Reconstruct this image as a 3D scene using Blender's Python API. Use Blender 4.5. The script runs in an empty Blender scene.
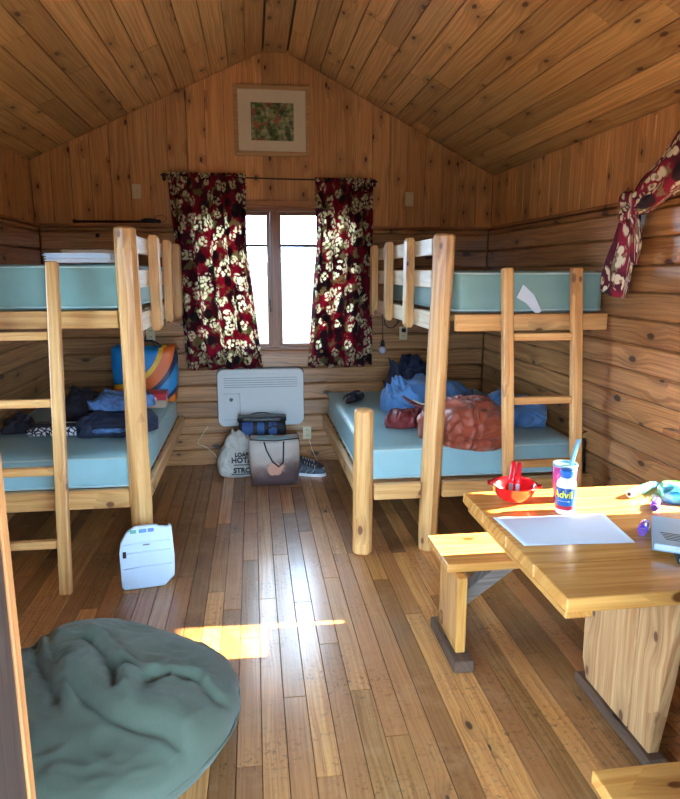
import bpy, bmesh, math, random
from mathutils import Vector, Matrix, noise
random.seed(7)
sc = bpy.context.scene
COL = sc.collection
PI = math.pi

# ------------------------------------------------------------ camera, sky, sun, exposure
cam_d = bpy.data.cameras.new('camera'); cam = bpy.data.objects.new('camera', cam_d); COL.objects.link(cam)
PSI = math.radians(7.57); TH = math.radians(11.06)
cam.location = (0, 0, 1.7)
cam.rotation_euler = (PI/2 - TH, 0, -PSI)
cam_d.sensor_fit = 'VERTICAL'; cam_d.sensor_height = 24.0
cam_d.lens = 650.0/799.0*24.0
cam_d.clip_start = 0.02; cam_d.clip_end = 2000
sc.camera = cam

SKY = 15.0
w = bpy.data.worlds.new('world'); sc.world = w; w.use_nodes = True
nt = w.node_tree; nt.nodes.clear()
tc = nt.nodes.new('ShaderNodeTexCoord'); sp = nt.nodes.new('ShaderNodeSeparateXYZ')
cr = nt.nodes.new('ShaderNodeValToRGB'); bg = nt.nodes.new('ShaderNodeBackground'); wo = nt.nodes.new('ShaderNodeOutputWorld')
cr.color_ramp.elements[0].position = 0.0; cr.color_ramp.elements[0].color = (0.50, 0.74, 1.0, 1)
cr.color_ramp.elements[1].position = 0.6; cr.color_ramp.elements[1].color = (0.56, 0.77, 1.0, 1)
nt.links.new(tc.outputs['Generated'], sp.inputs[0]); nt.links.new(sp.outputs['Z'], cr.inputs[0])
nt.links.new(cr.outputs[0], bg.inputs[0]); bg.inputs[1].default_value = SKY
nt.links.new(bg.outputs[0], wo.inputs[0])

sun_d = bpy.data.lights.new('sun', 'SUN'); sun = bpy.data.objects.new('sun', sun_d); COL.objects.link(sun)
sun_d.energy = 48; sun_d.angle = math.radians(0.6); sun_d.color = (1.0, 0.83, 0.55)
sun.rotation_euler = Vector((-1.76, 0.06, -1)).to_track_quat('-Z', 'Y').to_euler()
sun.location = (6, 2, 4)

sc.view_settings.view_transform = 'Standard'; sc.view_settings.look = 'None'
sc.view_settings.gamma = 1; sc.view_settings.use_curve_mapping = False
sc.view_settings.exposure = 0.95

# ------------------------------------------------------------ room numbers
XL, XR, YB, YF = -1.71, 2.09, 5.73, 0.90
ZL = 2.07                       # top of the log wainscot
def roof_z(x): return 2.575 + 0.467*(x + 1.78) if x < .13 else (3.467 if x < .33 else 3.467 - .517*(x-.33))

# ------------------------------------------------------------ colour + material helpers
def lin(c):
    c /= 255.0
    return c/12.92 if c <= .04045 else ((c+.055)/1.055)**2.4
def rgb(r, g, b): return (lin(r), lin(g), lin(b), 1)

class NG:
    def __init__(s, name):
        s.m = bpy.data.materials.new(name); s.m.use_nodes = True
        s.t = s.m.node_tree; s.t.nodes.clear()
        s.out = s.n('ShaderNodeOutputMaterial'); s.b = s.n('ShaderNodeBsdfPrincipled')
        s.l(s.b.outputs[0], s.out.inputs[0])
    def n(s, k, **kw):
        nd = s.t.nodes.new(k)
        for a, v in kw.items(): setattr(nd, a, v)
        return nd
    def l(s, a, b): s.t.links.new(a, b)
    def val(s, sock, v):
        if hasattr(v, 'links') or hasattr(v, 'is_linked'): s.l(v, sock)
        else: sock.default_value = v
    def math(s, op, a, b=0.0, clamp=False):
        nd = s.n('ShaderNodeMath', operation=op, use_clamp=clamp); s.val(nd.inputs[0], a); s.val(nd.inputs[1], b); return nd.outputs[0]
    def vmath(s, op, a, b):
        nd = s.n('ShaderNodeVectorMath', operation=op); s.val(nd.inputs[0], a); s.val(nd.inputs[1], b); return nd.outputs[0]
    def mix(s, f, a, b, mode='MIX'):
        nd = s.n('ShaderNodeMix', data_type='RGBA', blend_type=mode); s.val(nd.inputs[0], f); s.val(nd.inputs[6], a); s.val(nd.inputs[7], b); return nd.outputs[2]
    def noise(s, vec, scale, detail=3, rough=.5, dist=0):
        nd = s.n('ShaderNodeTexNoise'); s.val(nd.inputs['Vector'], vec); nd.inputs['Scale'].default_value = scale
        nd.inputs['Detail'].default_value = detail; nd.inputs['Roughness'].default_value = rough; nd.inputs['Distortion'].default_value = dist
        return nd.outputs[0]
    def voro(s, vec, scale, out='Distance', feat='F1', dim='3D'):
        nd = s.n('ShaderNodeTexVoronoi', feature=feat, voronoi_dimensions=dim); s.val(nd.inputs['Vector'], vec); nd.inputs['Scale'].default_value = scale
        return nd.outputs[out]
    def ramp(s, f, stops):
        nd = s.n('ShaderNodeValToRGB'); e = nd.color_ramp.elements
        while len(e) < len(stops): e.new(.5)
        for el, (p, c) in zip(e, stops): el.position = p; el.color = c if hasattr(c, '__len__') else (c, c, c, 1)
        s.l(f, nd.inputs[0]); return nd.outputs[0]
    def rng(s, v, a, b, c=0.0, d=1.0):
        nd = s.n('ShaderNodeMapRange'); s.val(nd.inputs[0], v)
        for i, x in enumerate((a, b, c, d)): nd.inputs[i+1].default_value = x
        return nd.outputs[0]
    def bump(s, h, strength=.3, dist=.01):
        nd = s.n('ShaderNodeBump'); nd.inputs['Strength'].default_value = strength; nd.inputs['Distance'].default_value = dist
        s.l(h, nd.inputs['Height']); s.l(nd.outputs[0], s.b.inputs['Normal'])
    def attr(s, name, out='Vector'):
        nd = s.n('ShaderNodeAttribute'); nd.attribute_name = name; return nd.outputs[out]

def wood(name, c1, c2, dark, rough=.5, coat=0.0, knots=.35, kscale=(4.5, 9.0), tonevar=.45, grain=1.0, wear=0.0, bump=.25, huevar=None, knotsize=.13):
    g = NG(name)
    wc = g.attr('wc'); tone = g.attr('tone', 'Fac')
    s = g.n('ShaderNodeSeparateXYZ'); g.l(wc, s.inputs[0])
    # knots live on the board face: one cell per ~20 cm
    yz = g.math('ADD', s.outputs[1], g.math('MULTIPLY', s.outputs[2], .8))
    cb = g.n('ShaderNodeCombineXYZ'); g.l(g.math('MULTIPLY', s.outputs[0], kscale[0]), cb.inputs[0]); g.l(g.math('MULTIPLY', yz, kscale[1]), cb.inputs[1])
    vn = g.n('ShaderNodeTexVoronoi', feature='F1', voronoi_dimensions='2D'); g.l(cb.outputs[0], vn.inputs['Vector']); vn.inputs['Scale'].default_value = 1
    cc = g.n('ShaderNodeSeparateColor'); g.l(vn.outputs['Color'], cc.inputs[0])
    keep = g.math('LESS_THAN', cc.outputs[0], knots)
    size = g.rng(cc.outputs[1], 0, 1, knotsize*.45, knotsize)
    d = vn.outputs['Distance']
    kn = g.math('MULTIPLY', keep, g.rng(g.math('DIVIDE', d, size), .75, 1.15, 1, 0))
    halo = g.math('MULTIPLY', keep, g.rng(d, 0.0, .5, 1, 0))
    # grain lines bend round the knots
    warp = g.math('MULTIPLY', halo, .03)
    low = g.noise(g.vmath('MULTIPLY', wc, (1.0, 6, 6)), 1.5, 2)
    yy = g.math('ADD', g.math('ADD', yz, warp), g.math('MULTIPLY', low, .055))
    cb2 = g.n('ShaderNodeCombineXYZ'); g.l(g.math('MULTIPLY', s.outputs[0], .55), cb2.inputs[0]); g.l(g.math('MULTIPLY', yy, 34*grain), cb2.inputs[1])
    rings = g.noise(cb2.outputs[0], 2.2, 3, .6)
    fine = g.noise(g.vmath('MULTIPLY', wc, (4, 160, 160)), 1.0, 3, .6)
    f = g.rng(rings, .36, .64)
    f2 = g.math('ADD', g.math('MULTIPLY', f, .8), g.math('MULTIPLY', g.math('SUBTRACT', fine, .3), .7), True)
    col = g.mix(f2, c1, c2)
    if huevar: col = g.mix(g.math('MULTIPLY', g.math('FRACT', g.math('MULTIPLY', tone, 7.3)), .8), col, huevar)
    b = g.rng(tone, 0, 1, 1 - tonevar, 1 + tonevar*.6)
    hsv = g.n('ShaderNodeHueSaturation'); g.l(col, hsv.inputs['Color']); g.l(b, hsv.inputs['Value']); col = hsv.outputs[0]
    col = g.mix(g.math('MULTIPLY', halo, .38), col, dark)
    col = g.mix(g.math('MULTIPLY', kn, .9), col, dark)
    geo = g.n('ShaderNodeNewGeometry')
    rr = rough
    if wear:
        wn = g.noise(geo.outputs['Position'], 2.3, 6, .7)
        wf = g.rng(wn, .44, .66)
        speck = g.rng(g.noise(geo.outputs['Position'], 46, 4, .7), .52, .66)
        col = g.mix(g.math('MULTIPLY', g.math('MULTIPLY', wf, speck), wear), col, rgb(62, 44, 32))
        pale = g.rng(g.noise(geo.outputs['Position'], 5.5, 5, .65), .52, .72)
        col = g.mix(g.math('MULTIPLY', pale, wear*.35), col, rgb(196, 160, 118))
        rr = g.rng(wn, .35, .7, rough, rough+.2)
    g.l(col, g.b.inputs['Base Color']); g.val(g.b.inputs['Roughness'], rr)
    g.b.inputs['Coat Weight'].default_value = coat; g.b.inputs['Coat Roughness'].default_value = .2
    g.b.inputs['Specular IOR Level'].default_value = .4
    h = g.math('SUBTRACT', g.math('MULTIPLY', f2, .5), kn)
    g.bump(h, bump, .004)
    return g.m

def plain(name, c, rough=.5, metal=0.0, coat=0.0, nscale=0, namp=.12, bump=0.0, sheen=0.0, trans=0.0, spec=.5, wr=0, wd=.02):
    g = NG(name); g.b.inputs['Roughness'].default_value = rough; g.b.inputs['Metallic'].default_value = metal
    g.b.inputs['Coat Weight'].default_value = coat; g.b.inputs['Sheen Weight'].default_value = sheen
    g.b.inputs['Transmission Weight'].default_value = trans; g.b.inputs['Specular IOR Level'].default_value = spec
    if wr:
        t2 = g.n('ShaderNodeTexCoord'); n2 = g.noise(t2.outputs['Object'], wr*.6, 1.2, .5, 1.2)
        rd = g.math('SUBTRACT', 1.0, g.math('MULTIPLY', g.math('ABSOLUTE', g.math('SUBTRACT', n2, .5)), 5.0), True)
        g.bump(rd, .7, wd)
    if nscale:
        t = g.n('ShaderNodeTexCoord'); nz = g.noise(t.outputs['Object'], nscale, 4, .6)
        hsv = g.n('ShaderNodeHueSaturation'); hsv.inputs['Color'].default_value = c
        g.l(g.rng(nz, .3, .7, 1-namp, 1+namp), hsv.inputs['Value']); g.l(hsv.outputs[0], g.b.inputs['Base Color'])
        if bump: g.bump(nz, bump, .01)
    else: g.b.inputs['Base Color'].default_value = c
    return g.m

def stripes(name, stops, coord=2, lo=0, hi=1, const=True, rough=.5, warp=0.0, circ=None):
    """bands of colour across a surface of its own (printed pattern)"""
    g = NG(name); t = g.n('ShaderNodeTexCoord'); s = g.n('ShaderNodeSeparateXYZ')
    v = t.outputs['Object']
    g.l(v, s.inputs[0])
    if circ:
        f = g.n('ShaderNodeVectorMath', operation='DISTANCE'); g.l(g.vmath('MULTIPLY', v, (1, 0, 1)), f.inputs[0]); f.inputs[1].default_value = circ; x = f.outputs['Value']
    else: x = s.outputs[coord]
    if warp: x = g.math('ADD', x, g.math('MULTIPLY', g.noise(v, 6, 2), warp))
    x = g.rng(x, lo, hi)
    nd = g.n('ShaderNodeValToRGB'); nd.color_ramp.interpolation = 'CONSTANT' if const else 'LINEAR'
    e = nd.color_ramp.elements
    while len(e) < len(stops): e.new(.5)
    for el, (p, c) in zip(e, stops): el.position = p; el.color = c
    g.l(x, nd.inputs[0]); g.l(nd.outputs[0], g.b.inputs['Base Color']); g.b.inputs['Roughness'].default_value = rough
    return g.m

M = {}
M['ceil'] = wood('ceiling_pine', rgb(240, 196, 130), rgb(192, 142, 84), rgb(78, 42, 22), .36, .3, .27, kscale=(3.6, 8), tonevar=.32, knotsize=.12)
M['wallv'] = wood('gable_pine', rgb(240, 186, 122), rgb(202, 140, 82), rgb(88, 44, 24), .42, .15, .42, tonevar=.24, knotsize=.11)
M['log'] = wood('wainscot_pine', rgb(208, 154, 98), rgb(148, 98, 56), rgb(62, 34, 22), .36, .35, .3, kscale=(3.2, 8), tonevar=.25)
M['floor'] = wood('floor_fir', rgb(226, 172, 104), rgb(172, 116, 60), rgb(60, 38, 26), .36, .8, .03, tonevar=.5, wear=1.0, bump=.10, huevar=rgb(150, 100, 62))
M['bunk'] = wood('peeled_pine', rgb(242, 196, 128), rgb(204, 144, 82), rgb(112, 62, 32), .4, .2, .3, kscale=(4, 7), tonevar=.12, grain=.6)
M['table'] = wood('varnished_pine', rgb(232, 176, 98), rgb(196, 132, 62), rgb(92, 50, 24), .22, .6, .35, kscale=(3, 6), tonevar=.12, grain=.5)
M['trestle'] = wood('raw_pine', rgb(222, 180, 128), rgb(176, 124, 76), rgb(100, 58, 34), .55, .05, .6, kscale=(4, 7), tonevar=.12, grain=.6)
M['darkfoot'] = wood('dark_stained_foot', rgb(112, 88, 70), rgb(84, 62, 50), rgb(42, 32, 26), .6, 0, .2, tonevar=.1)
M['greywood'] = wood('weathered_wood', rgb(140, 128, 116), rgb(104, 92, 84), rgb(52, 42, 36), .6, 0, .2, tonevar=.1)
M['winwood'] = wood('window_wood', rgb(170, 118, 82), rgb(134, 86, 58), rgb(70, 40, 28), .4, .2, .1, tonevar=.1)
M['trimwood'] = wood('trim_wood', rgb(190, 132, 80), rgb(148, 94, 54), rgb(70, 40, 24), .4, .2, .15, tonevar=.1)
M['litwood'] = wood('window_lit_pine', rgb(240, 224, 190), rgb(218, 192, 148), rgb(140, 100, 64), .45, .1, .12, tonevar=.1, grain=.6)  # guard rail wood with the window's light put into its pale colour
M['darkpaint'] = wood('dark_stain', rgb(58, 48, 46), rgb(42, 34, 33), rgb(36, 30, 30), .5, .1, .1, tonevar=.05)
M['gap'] = plain('shadow_gap_wood', rgb(58, 34, 20), .8)
M['roof'] = plain('roof_sheathing', rgb(90, 80, 70), .8, nscale=3)
M['vinyl'] = plain('teal_vinyl', rgb(154, 202, 212), .36, nscale=3.5, namp=.07, bump=.25)
M['vinylg'] = plain('green_vinyl', rgb(130, 172, 168), .4, nscale=3.5, namp=.08, bump=.25)
M['piping'] = plain('pale_piping', rgb(186, 214, 212), .4)
M['beanbag'] = plain('green_canvas', rgb(76, 88, 74), .85, nscale=300, namp=.12, bump=.15, sheen=.15)
M['rust'] = plain('rust_nylon', rgb(158, 76, 52), .42, nscale=8, namp=.14, sheen=.2, wr=9, wd=.03)
M['burg'] = plain('burgundy_nylon', rgb(118, 42, 44), .45, nscale=8, namp=.14, wr=12, wd=.02)
M['blue'] = plain('blue_nylon', rgb(82, 136, 196), .42, nscale=8, namp=.15, sheen=.2, wr=9, wd=.03)
M['navy'] = plain('navy_denim', rgb(34, 44, 70), .8, nscale=60, namp=.3, wr=10, wd=.02)
M['denim'] = plain('light_denim', rgb(88, 126, 182), .75, nscale=26, namp=.5, wr=14, wd=.02)
M['black'] = plain('black_plastic', rgb(24, 24, 28), .4)
M['dark'] = plain('dark_cloth', rgb(38, 36, 46), .8, nscale=30, namp=.3, wr=12, wd=.02)
M['metal'] = plain('grey_metal', rgb(170, 170, 172), .3, 1.0)
M['iron'] = plain('dark_iron', rgb(62, 54, 50), .4, .8)
M['heater'] = plain('heater_enamel', rgb(214, 220, 220), .35)
M['heatgr'] = plain('heater_slots', rgb(120, 126, 128), .5)
M['cream'] = plain('cream_plastic', rgb(222, 208, 168), .4)
M['white'] = plain('white_plastic', rgb(236, 240, 244), .35)
M['paper'] = plain('white_paper', rgb(214, 230, 244), .6, nscale=5, namp=.03)
M['tan'] = plain('tan_paper', rgb(206, 178, 152), .7, nscale=6)
M['mat'] = plain('mat_board', rgb(232, 220, 192), .7)
M['frame'] = wood('picture_frame_wood', rgb(216, 176, 124), rgb(190, 146, 96), rgb(120, 80, 50), .45, .1, .0, tonevar=.1)
M['red'] = plain('red_plastic', rgb(206, 22, 34), .18, coat=.5)
M['jug'] = plain('frosted_plastic', rgb(190, 216, 242), .4, nscale=7, namp=.05, bump=.2)
M['bagw'] = plain('white_carrier_plastic', rgb(206, 202, 194), .45, nscale=10, namp=.1, wr=14, wd=.012)
M['ink'] = plain('dark_ink', rgb(28, 40, 38), .6)
M['purple'] = plain('purple_plastic', rgb(110, 76, 210), .25, coat=.4)
M['purpcap'] = plain('dark_purple_cap', rgb(104, 48, 150), .3)
M['glassblue'] = plain('steel_blue', rgb(120, 168, 190), .3, .3)
M['bulb'] = plain('clear_bulb', rgb(196, 204, 226), .1, coat=.5)
M['field'] = plain('dry_field', rgb(43, 41, 33), .9, nscale=.05, namp=.1)
M['hill'] = plain('hazy_hill', rgb(28, 38, 44), .9)
M['copper'] = plain('tan_leather', rgb(176, 120, 84), .6, nscale=30)

def m_glass():
    g = NG('window_glass'); g.b.inputs['Base Color'].default_value = (1, 1, 1, 1)
    tr = g.n('ShaderNodeBsdfTransparent'); gl = g.n('ShaderNodeBsdfGlossy'); gl.inputs['Roughness'].default_value = .02
    fr = g.n('ShaderNodeFresnel'); fr.inputs[0].default_value = 1.45
    mx = g.n('ShaderNodeMixShader'); g.l(fr.outputs[0], mx.inputs[0]); g.l(tr.outputs[0], mx.inputs[1]); g.l(gl.outputs[0], mx.inputs[2])
    g.l(mx.outputs[0], g.out.inputs[0]); return g.m
M['glass'] = m_glass()

def m_curtain(name, scale=1.0, tlu=.45):
    g = NG(name)
    v = g.vmath('MULTIPLY', g.attr('wc'), (scale, scale, scale))
    v = g.vmath('ADD', v, g.vmath('MULTIPLY', g.vmath('SUBTRACT', g.n('ShaderNodeTexNoise').outputs[1], (.5, .5, .5)), (0, 0, 0)))
    patch = g.noise(v, 5.2, 1, .4)
    vo = g.n('ShaderNodeTexVoronoi', feature='F1', voronoi_dimensions='2D'); g.l(v, vo.inputs['Vector']); vo.inputs['Scale'].default_value = 27
    petal = g.rng(vo.outputs['Distance'], .42, .52, 1, 0)
    vb = g.n('ShaderNodeTexVoronoi', feature='F1', voronoi_dimensions='2D'); g.l(v, vb.inputs['Vector']); vb.inputs['Scale'].default_value = 8.5
    clus = g.rng(vb.outputs['Distance'], .40, .50, 1, 0)
    sc_ = g.n('ShaderNodeSeparateColor'); g.l(vb.outputs['Color'], sc_.inputs[0])
    isf = g.math('GREATER_THAN', sc_.outputs[0], .30)
    isd = g.math('LESS_THAN', sc_.outputs[0], .22)
    fl = g.math('MULTIPLY', g.math('MULTIPLY', petal, clus), isf)
    dk = g.math('MULTIPLY', isd, g.rng(vb.outputs['Distance'], .4, .48, 1, 0))
    col = g.mix(g.rng(patch, .45, .55), rgb(164, 34, 66), rgb(96, 26, 50))
    ol = g.rng(g.noise(g.vmath('ADD', v, (3.1, 1.7, 0)), 9, 3, .6), .55, .59)
    col = g.mix(g.math('MULTIPLY', ol, .85), col, rgb(158, 148, 104))
    col = g.mix(g.math('MULTIPLY', dk, .9), col, rgb(44, 36, 50))
    col = g.mix(fl, col, rgb(250, 242, 214))
    ctr = g.math('MULTIPLY', g.rng(vb.outputs['Distance'], .07, .11, 1, 0), isf)
    col = g.mix(g.math('MULTIPLY', ctr, .8), col, rgb(150, 110, 60))
    g.l(col, g.b.inputs['Base Color']); g.b.inputs['Roughness'].default_value = .85
    tr = g.n('ShaderNodeBsdfTranslucent'); g.l(col, tr.inputs[0])
    mx = g.n('ShaderNodeMixShader'); mx.inputs[0].default_value = tlu
    g.l(g.b.outputs[0], mx.inputs[1]); g.l(tr.outputs[0], mx.inputs[2]); g.l(mx.outputs[0], g.out.inputs[0])
    return g.m
M['curtain'] = m_curtain('floral_curtain_cloth', 1.25, .62)
M['curtain_big'] = m_curtain('floral_valance_cloth', .8, .15)

# ------------------------------------------------------------ mesh builder
class B:
    def __init__(s):
        s.bm = bmesh.new(); s.wc = s.bm.verts.layers.float_vector.new('wc'); s.tn = s.bm.verts.layers.float.new('tone')
    def _add(s, tmp, mat, grain='x', tone=None, off=None):
        tone = random.random() if tone is None else tone
        off = Vector((random.uniform(0, 40), random.uniform(0, 40), 0)) if off is None else Vector(off)
        vm = {}
        for v in tmp.verts:
            c = v.co
            p = {'x': (c.x, c.y, c.z), 'y': (c.y, c.x, c.z), 'z': (c.z, c.x, c.y), 'n': (c.x, c.y, c.z)}[grain]
            nv = s.bm.verts.new(mat @ c); nv[s.wc] = Vector(p) + off; nv[s.tn] = tone; vm[v] = nv
        for f in tmp.faces:
            try:
                nf = s.bm.faces.new([vm[v] for v in f.verts]); nf.smooth = f.smooth; nf.material_index = f.material_index
            except ValueError: pass
        tmp.free()
    def box(s, size, mat=None, bevel=.003, seg=1, grain='x', tone=None):
        t = bmesh.new(); bmesh.ops.create_cube(t, size=1)
        bmesh.ops.scale(t, vec=size, verts=t.verts)
        if bevel > 0: bmesh.ops.bevel(t, geom=t.edges[:], offset=min(bevel, min(size)*.45), segments=seg, affect='EDGES', profile=.5)
        s._add(t, mat or Matrix(), grain, tone); return s
    def lohi(s, lo, hi, bevel=.003, grain='x', tone=None, seg=1):
        lo, hi = Vector(lo), Vector(hi)
        return s.box(hi-lo, Matrix.Translation((lo+hi)/2), bevel, seg, grain, tone)
    def log(s, p0, p1, r0, r1, n=14, wob=.05, facet=False, tone=None, seed=0, cap=.012):
        p0, p1 = Vector(p0), Vector(p1); L = (p1-p0).length
        q = (p1-p0).to_track_quat('Z', 'Y').to_matrix().to_4x4(); mt = Matrix.Translation(p0) @ q
        t = bmesh.new(); rows = []; K = max(3, int(L/.08))
        zs = [0, cap] + [cap + (L-2*cap)*i/K for i in range(1, K)] + [L-cap, L]
        for z in zs:
            r = r0 + (r1-r0)*z/L
            if z in (0, L): r -= cap
            row = []
            for k in range(n):
                a = 2*PI*k/n; rr = r*(1 + wob*noise.noise(Vector((math.cos(a)*1.2, math.sin(a)*1.2, z*1.7+seed*9.1))))
                x, y = rr*math.cos(a), rr*math.sin(a)
                row.append(t.verts.new((x, y, z)))
            rows.append(row)
        for a, b in zip(rows, rows[1:]):
            for k in range(n):
                f = t.faces.new((a[k], a[(k+1) % n], b[(k+1) % n], b[k])); f.smooth = not facet
        t.faces.new(rows[0][::-1]); t.faces.new(rows[-1])
        s._add(t, mt, 'z', tone); return s
    def prism(s, poly, depth, mat=None, bevel=0, grain='x', tone=None, seg=1):
        """poly in local XY, extruded along +Z"""
        t = bmesh.new(); a = [t.verts.new((x, y, 0)) for x, y in poly]; b = [t.verts.new((x, y, depth)) for x, y in poly]
        t.faces.new(a[::-1]); t.faces.new(b); n = len(poly)
        for i in range(n): t.faces.new((a[i], a[(i+1) % n], b[(i+1) % n], b[i]))
        if bevel: bmesh.ops.bevel(t, geom=t.edges[:], offset=bevel, segments=seg, affect='EDGES', profile=.5)
        bmesh.ops.recalc_face_normals(t, faces=t.faces)
        s._add(t, mat or Matrix(), grain, tone); return s
    def tube(s, pts, r, n=8, closed=False, radii=None, flat=1.0, tone=None):
        pts = [Vector(p) for p in pts]; N = len(pts); t = bmesh.new(); rows = []
        up = Vector((0, 0, 1)); prev = None; dist = 0
        for i, p in enumerate(pts):
            if closed: d = pts[(i+1) % N] - pts[i-1]
            else: d = pts[min(i+1, N-1)] - pts[max(i-1, 0)]
            d.normalize()
            if prev is None: u = d.cross(up if abs(d.z) < .9 else Vector((1, 0, 0))).normalized()
            else: u = (prev - d*prev.dot(d)).normalized()
            prev = u; v = d.cross(u); rr = radii[i] if radii else r
            rows.append([t.verts.new(p + u*rr*math.cos(2*PI*k/n) + v*rr*flat*math.sin(2*PI*k/n)) for k in range(n)])
        M_ = N if closed else N-1
        for i in range(M_):
            a, b = rows[i], rows[(i+1) % N]
            for k in range(n):
                f = t.faces.new((a[k], a[(k+1) % n], b[(k+1) % n], b[k])); f.smooth = True
        if not closed: t.faces.new(rows[0][::-1]); t.faces.new(rows[-1])
        bmesh.ops.recalc_face_normals(t, faces=t.faces)
        s._add(t, Matrix(), 'x', tone); return s
    def lathe(s, prof, mat=None, n=32, smooth=True, closed_bottom=True):
        t = bmesh.new(); rows = []
        for r, z in prof: rows.append([t.verts.new((r*math.cos(2*PI*k/n), r*math.sin(2*PI*k/n), z)) for k in range(n)])
        for a, b in zip(rows, rows[1:]):
            for k in range(n):
                f = t.faces.new((a[k], a[(k+1) % n], b[(k+1) % n], b[k])); f.smooth = smooth
        if prof[0][0] > 1e-4: t.faces.new(rows[0][::-1])
        if prof[-1][0] > 1e-4: t.faces.new(rows[-1])
        bmesh.ops.remove_doubles(t, verts=t.verts, dist=1e-5); bmesh.ops.recalc_face_normals(t, faces=t.faces)
        s._add(t, mat or Matrix(), 'n'); return s
    def rbox(s, size, r, mat=None, cuts=6, fn=None, grain='x'):
        """soft rounded box; fn(p)->offset vector"""
        t = bmesh.new(); bmesh.ops.create_cube(t, size=1); 
        bmesh.ops.subdivide_edges(t, edges=t.edges[:], cuts=cuts, use_grid_fill=True)
        hx, hy, hz = [c/2 for c in size]
        for v in t.verts:
            p = Vector((v.co.x*size[0], v.co.y*size[1], v.co.z*size[2]))
            q = Vector((max(-hx+r, min(hx-r, p.x)), max(-hy+r, min(hy-r, p.y)), max(-hz+r, min(hz-r, p.z))))
            d = p-q
            if d.length > 1e-6: p = q + d.normalized()*r
            v.co = p
        if fn:
            for v in t.verts: v.co = v.co + fn(v.co)
        for f in t.faces: f.smooth = True
        s._add(t, mat or Matrix(), grain); return s
    def grid(s, nu, nv, fn, thick=0.0, uv=None):
        """fn(u,v)->point; uv(u,v)->texture coordinate"""
        t = s.bm; rows = []; tone = random.random()
        for j in range(nv+1):
            row = []
            for i in range(nu+1):
                u, v_ = i/nu, j/nv; nv2 = t.verts.new(fn(u, v_)); c = uv(u, v_) if uv else (u, v_)
                nv2[s.wc] = Vector((c[0], c[1], 0)); nv2[s.tn] = tone; row.append(nv2)
            rows.append(row)
        for j in range(nv):
            for i in range(nu):
                f = t.faces.new((rows[j][i], rows[j][i+1], rows[j+1][i+1], rows[j+1][i])); f.smooth = True
        return s
    def build(s, name, mat, parent=None, solid=0.0, loc=None, normals=False):
        if normals: bmesh.ops.recalc_face_normals(s.bm, faces=s.bm.faces)
        me = bpy.data.meshes.new(name); s.bm.to_mesh(me); s.bm.free()
        for m in (mat if isinstance(mat, list) else [mat]): me.materials.append(m)
        o = bpy.data.objects.new(name, me); COL.objects.link(o)
        if parent:
            o.parent = parent
            if parent.type == 'EMPTY' or True: 
                bpy.context.view_layer.update(); o.matrix_parent_inverse = parent.matrix_world.inverted()
        if solid:
            md = o.modifiers.new('thickness', 'SOLIDIFY'); md.thickness = solid; md.offset = 0
        if loc:   # move the origin to the thing's base
            me.transform(Matrix.Translation(-Vector(loc))); o.location = loc
        return o

def thing(name, label, cat, loc, group=None, rz=0):
    o = bpy.data.objects.new(name, None); COL.objects.link(o); o.location = loc; o.rotation_euler = (0, 0, rz); o.empty_display_size = .1
    o['label'] = label; o['category'] = cat
    if group: o['group'] = group
    bpy.context.view_layer.update()
    return o
def tag(o, label, cat, group=None):
    o['label'] = label; o['category'] = cat
    if group: o['group'] = group
    return o
def struct(o): o['kind'] = 'structure'; return o
def T(*a): return Matrix.Translation(a)
def R(a, ax): return Matrix.Rotation(math.radians(a), 4, ax)

def rect_sub(r, holes):
    out = [r]
    for (a0, a1, b0, b1) in holes:
        nx = []
        for (x0, x1, z0, z1) in out:
            if a1 <= x0 or a0 >= x1 or b1 <= z0 or b0 >= z1: nx.append((x0, x1, z0, z1)); continue
            if x0 < a0: nx.append((x0, a0, z0, z1))
            if a1 < x1: nx.append((a1, x1, z0, z1))
            if z0 < b0: nx.append((max(x0, a0), min(x1, a1), z0, b0))
            if b1 < z1: nx.append((max(x0, a0), min(x1, a1), b1, z1))
        out = nx
    return out

# ------------------------------------------------------------ floor, walls, ceiling
def build_floor():
    b = B(); pw = .0912
    x = XL - .03; k = 0
    while x < XR + .03:
        y = YF - .25 - random.uniform(0, 1.2)
        while y < YB + .05:
            L = random.choice((.6, .9, 1.2, 1.5, 1.9, 2.4))*random.uniform(.85, 1.1)
            y0, y1 = max(y, YF-.2), min(y + L, YB + .03)
            if y1 - y0 > .02: b.lohi((x+.0013, y0+.0013, -.02), (x+pw-.0013, y1-.0013, 0), .0014, 'y')
            y += L
        x += pw
    fl = struct(b.build('floor', M['floor']))
    s = B().lohi((XL-.1, YF-.2, -.1), (XR+.1, YB+.1, -.021), 0); struct(s.build('trim_1', M['gap']))
build_floor()

LH = .145
def side_wall(xi, sgn, holes, name):
    """lower log siding and upper vertical boards of a side wall; sgn=+1 when the wall is on the right"""
    b = B(); zz = 0
    while zz < ZL - .02:
        z1 = min(zz + LH, ZL)
        for (y0, y1, a, c) in rect_sub((YF, YB, zz, z1), holes):
            x0, x1 = (xi, xi+.035) if sgn > 0 else (xi-.035, xi)
            b.lohi((x0, y0, a+.0018), (x1, y1, c-.0018), .011, 'y')
        zz = z1
    x0, x1 = (xi+.036, xi+.055) if sgn > 0 else (xi-.055, xi-.036)
    y = YF
    ztop = roof_z(xi+sgn*.036) - .005
    while y < YB:
        y1 = min(y+.155, YB+.03)
        for (a, c, d, e) in rect_sub((y, y1, ZL, ztop), holes):
            b.lohi((x0, a+.0022, d), (x1, c-.0022, e), .004, 'z')
        y = y1
    # split materials: rebuild as two meshes is simpler for the eye, so boards carry index
    return b
def assign_upper(o, zsplit):
    me = o.data
    for p in me.polygons:
        if p.center.z > zsplit: p.material_index = 1

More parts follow.
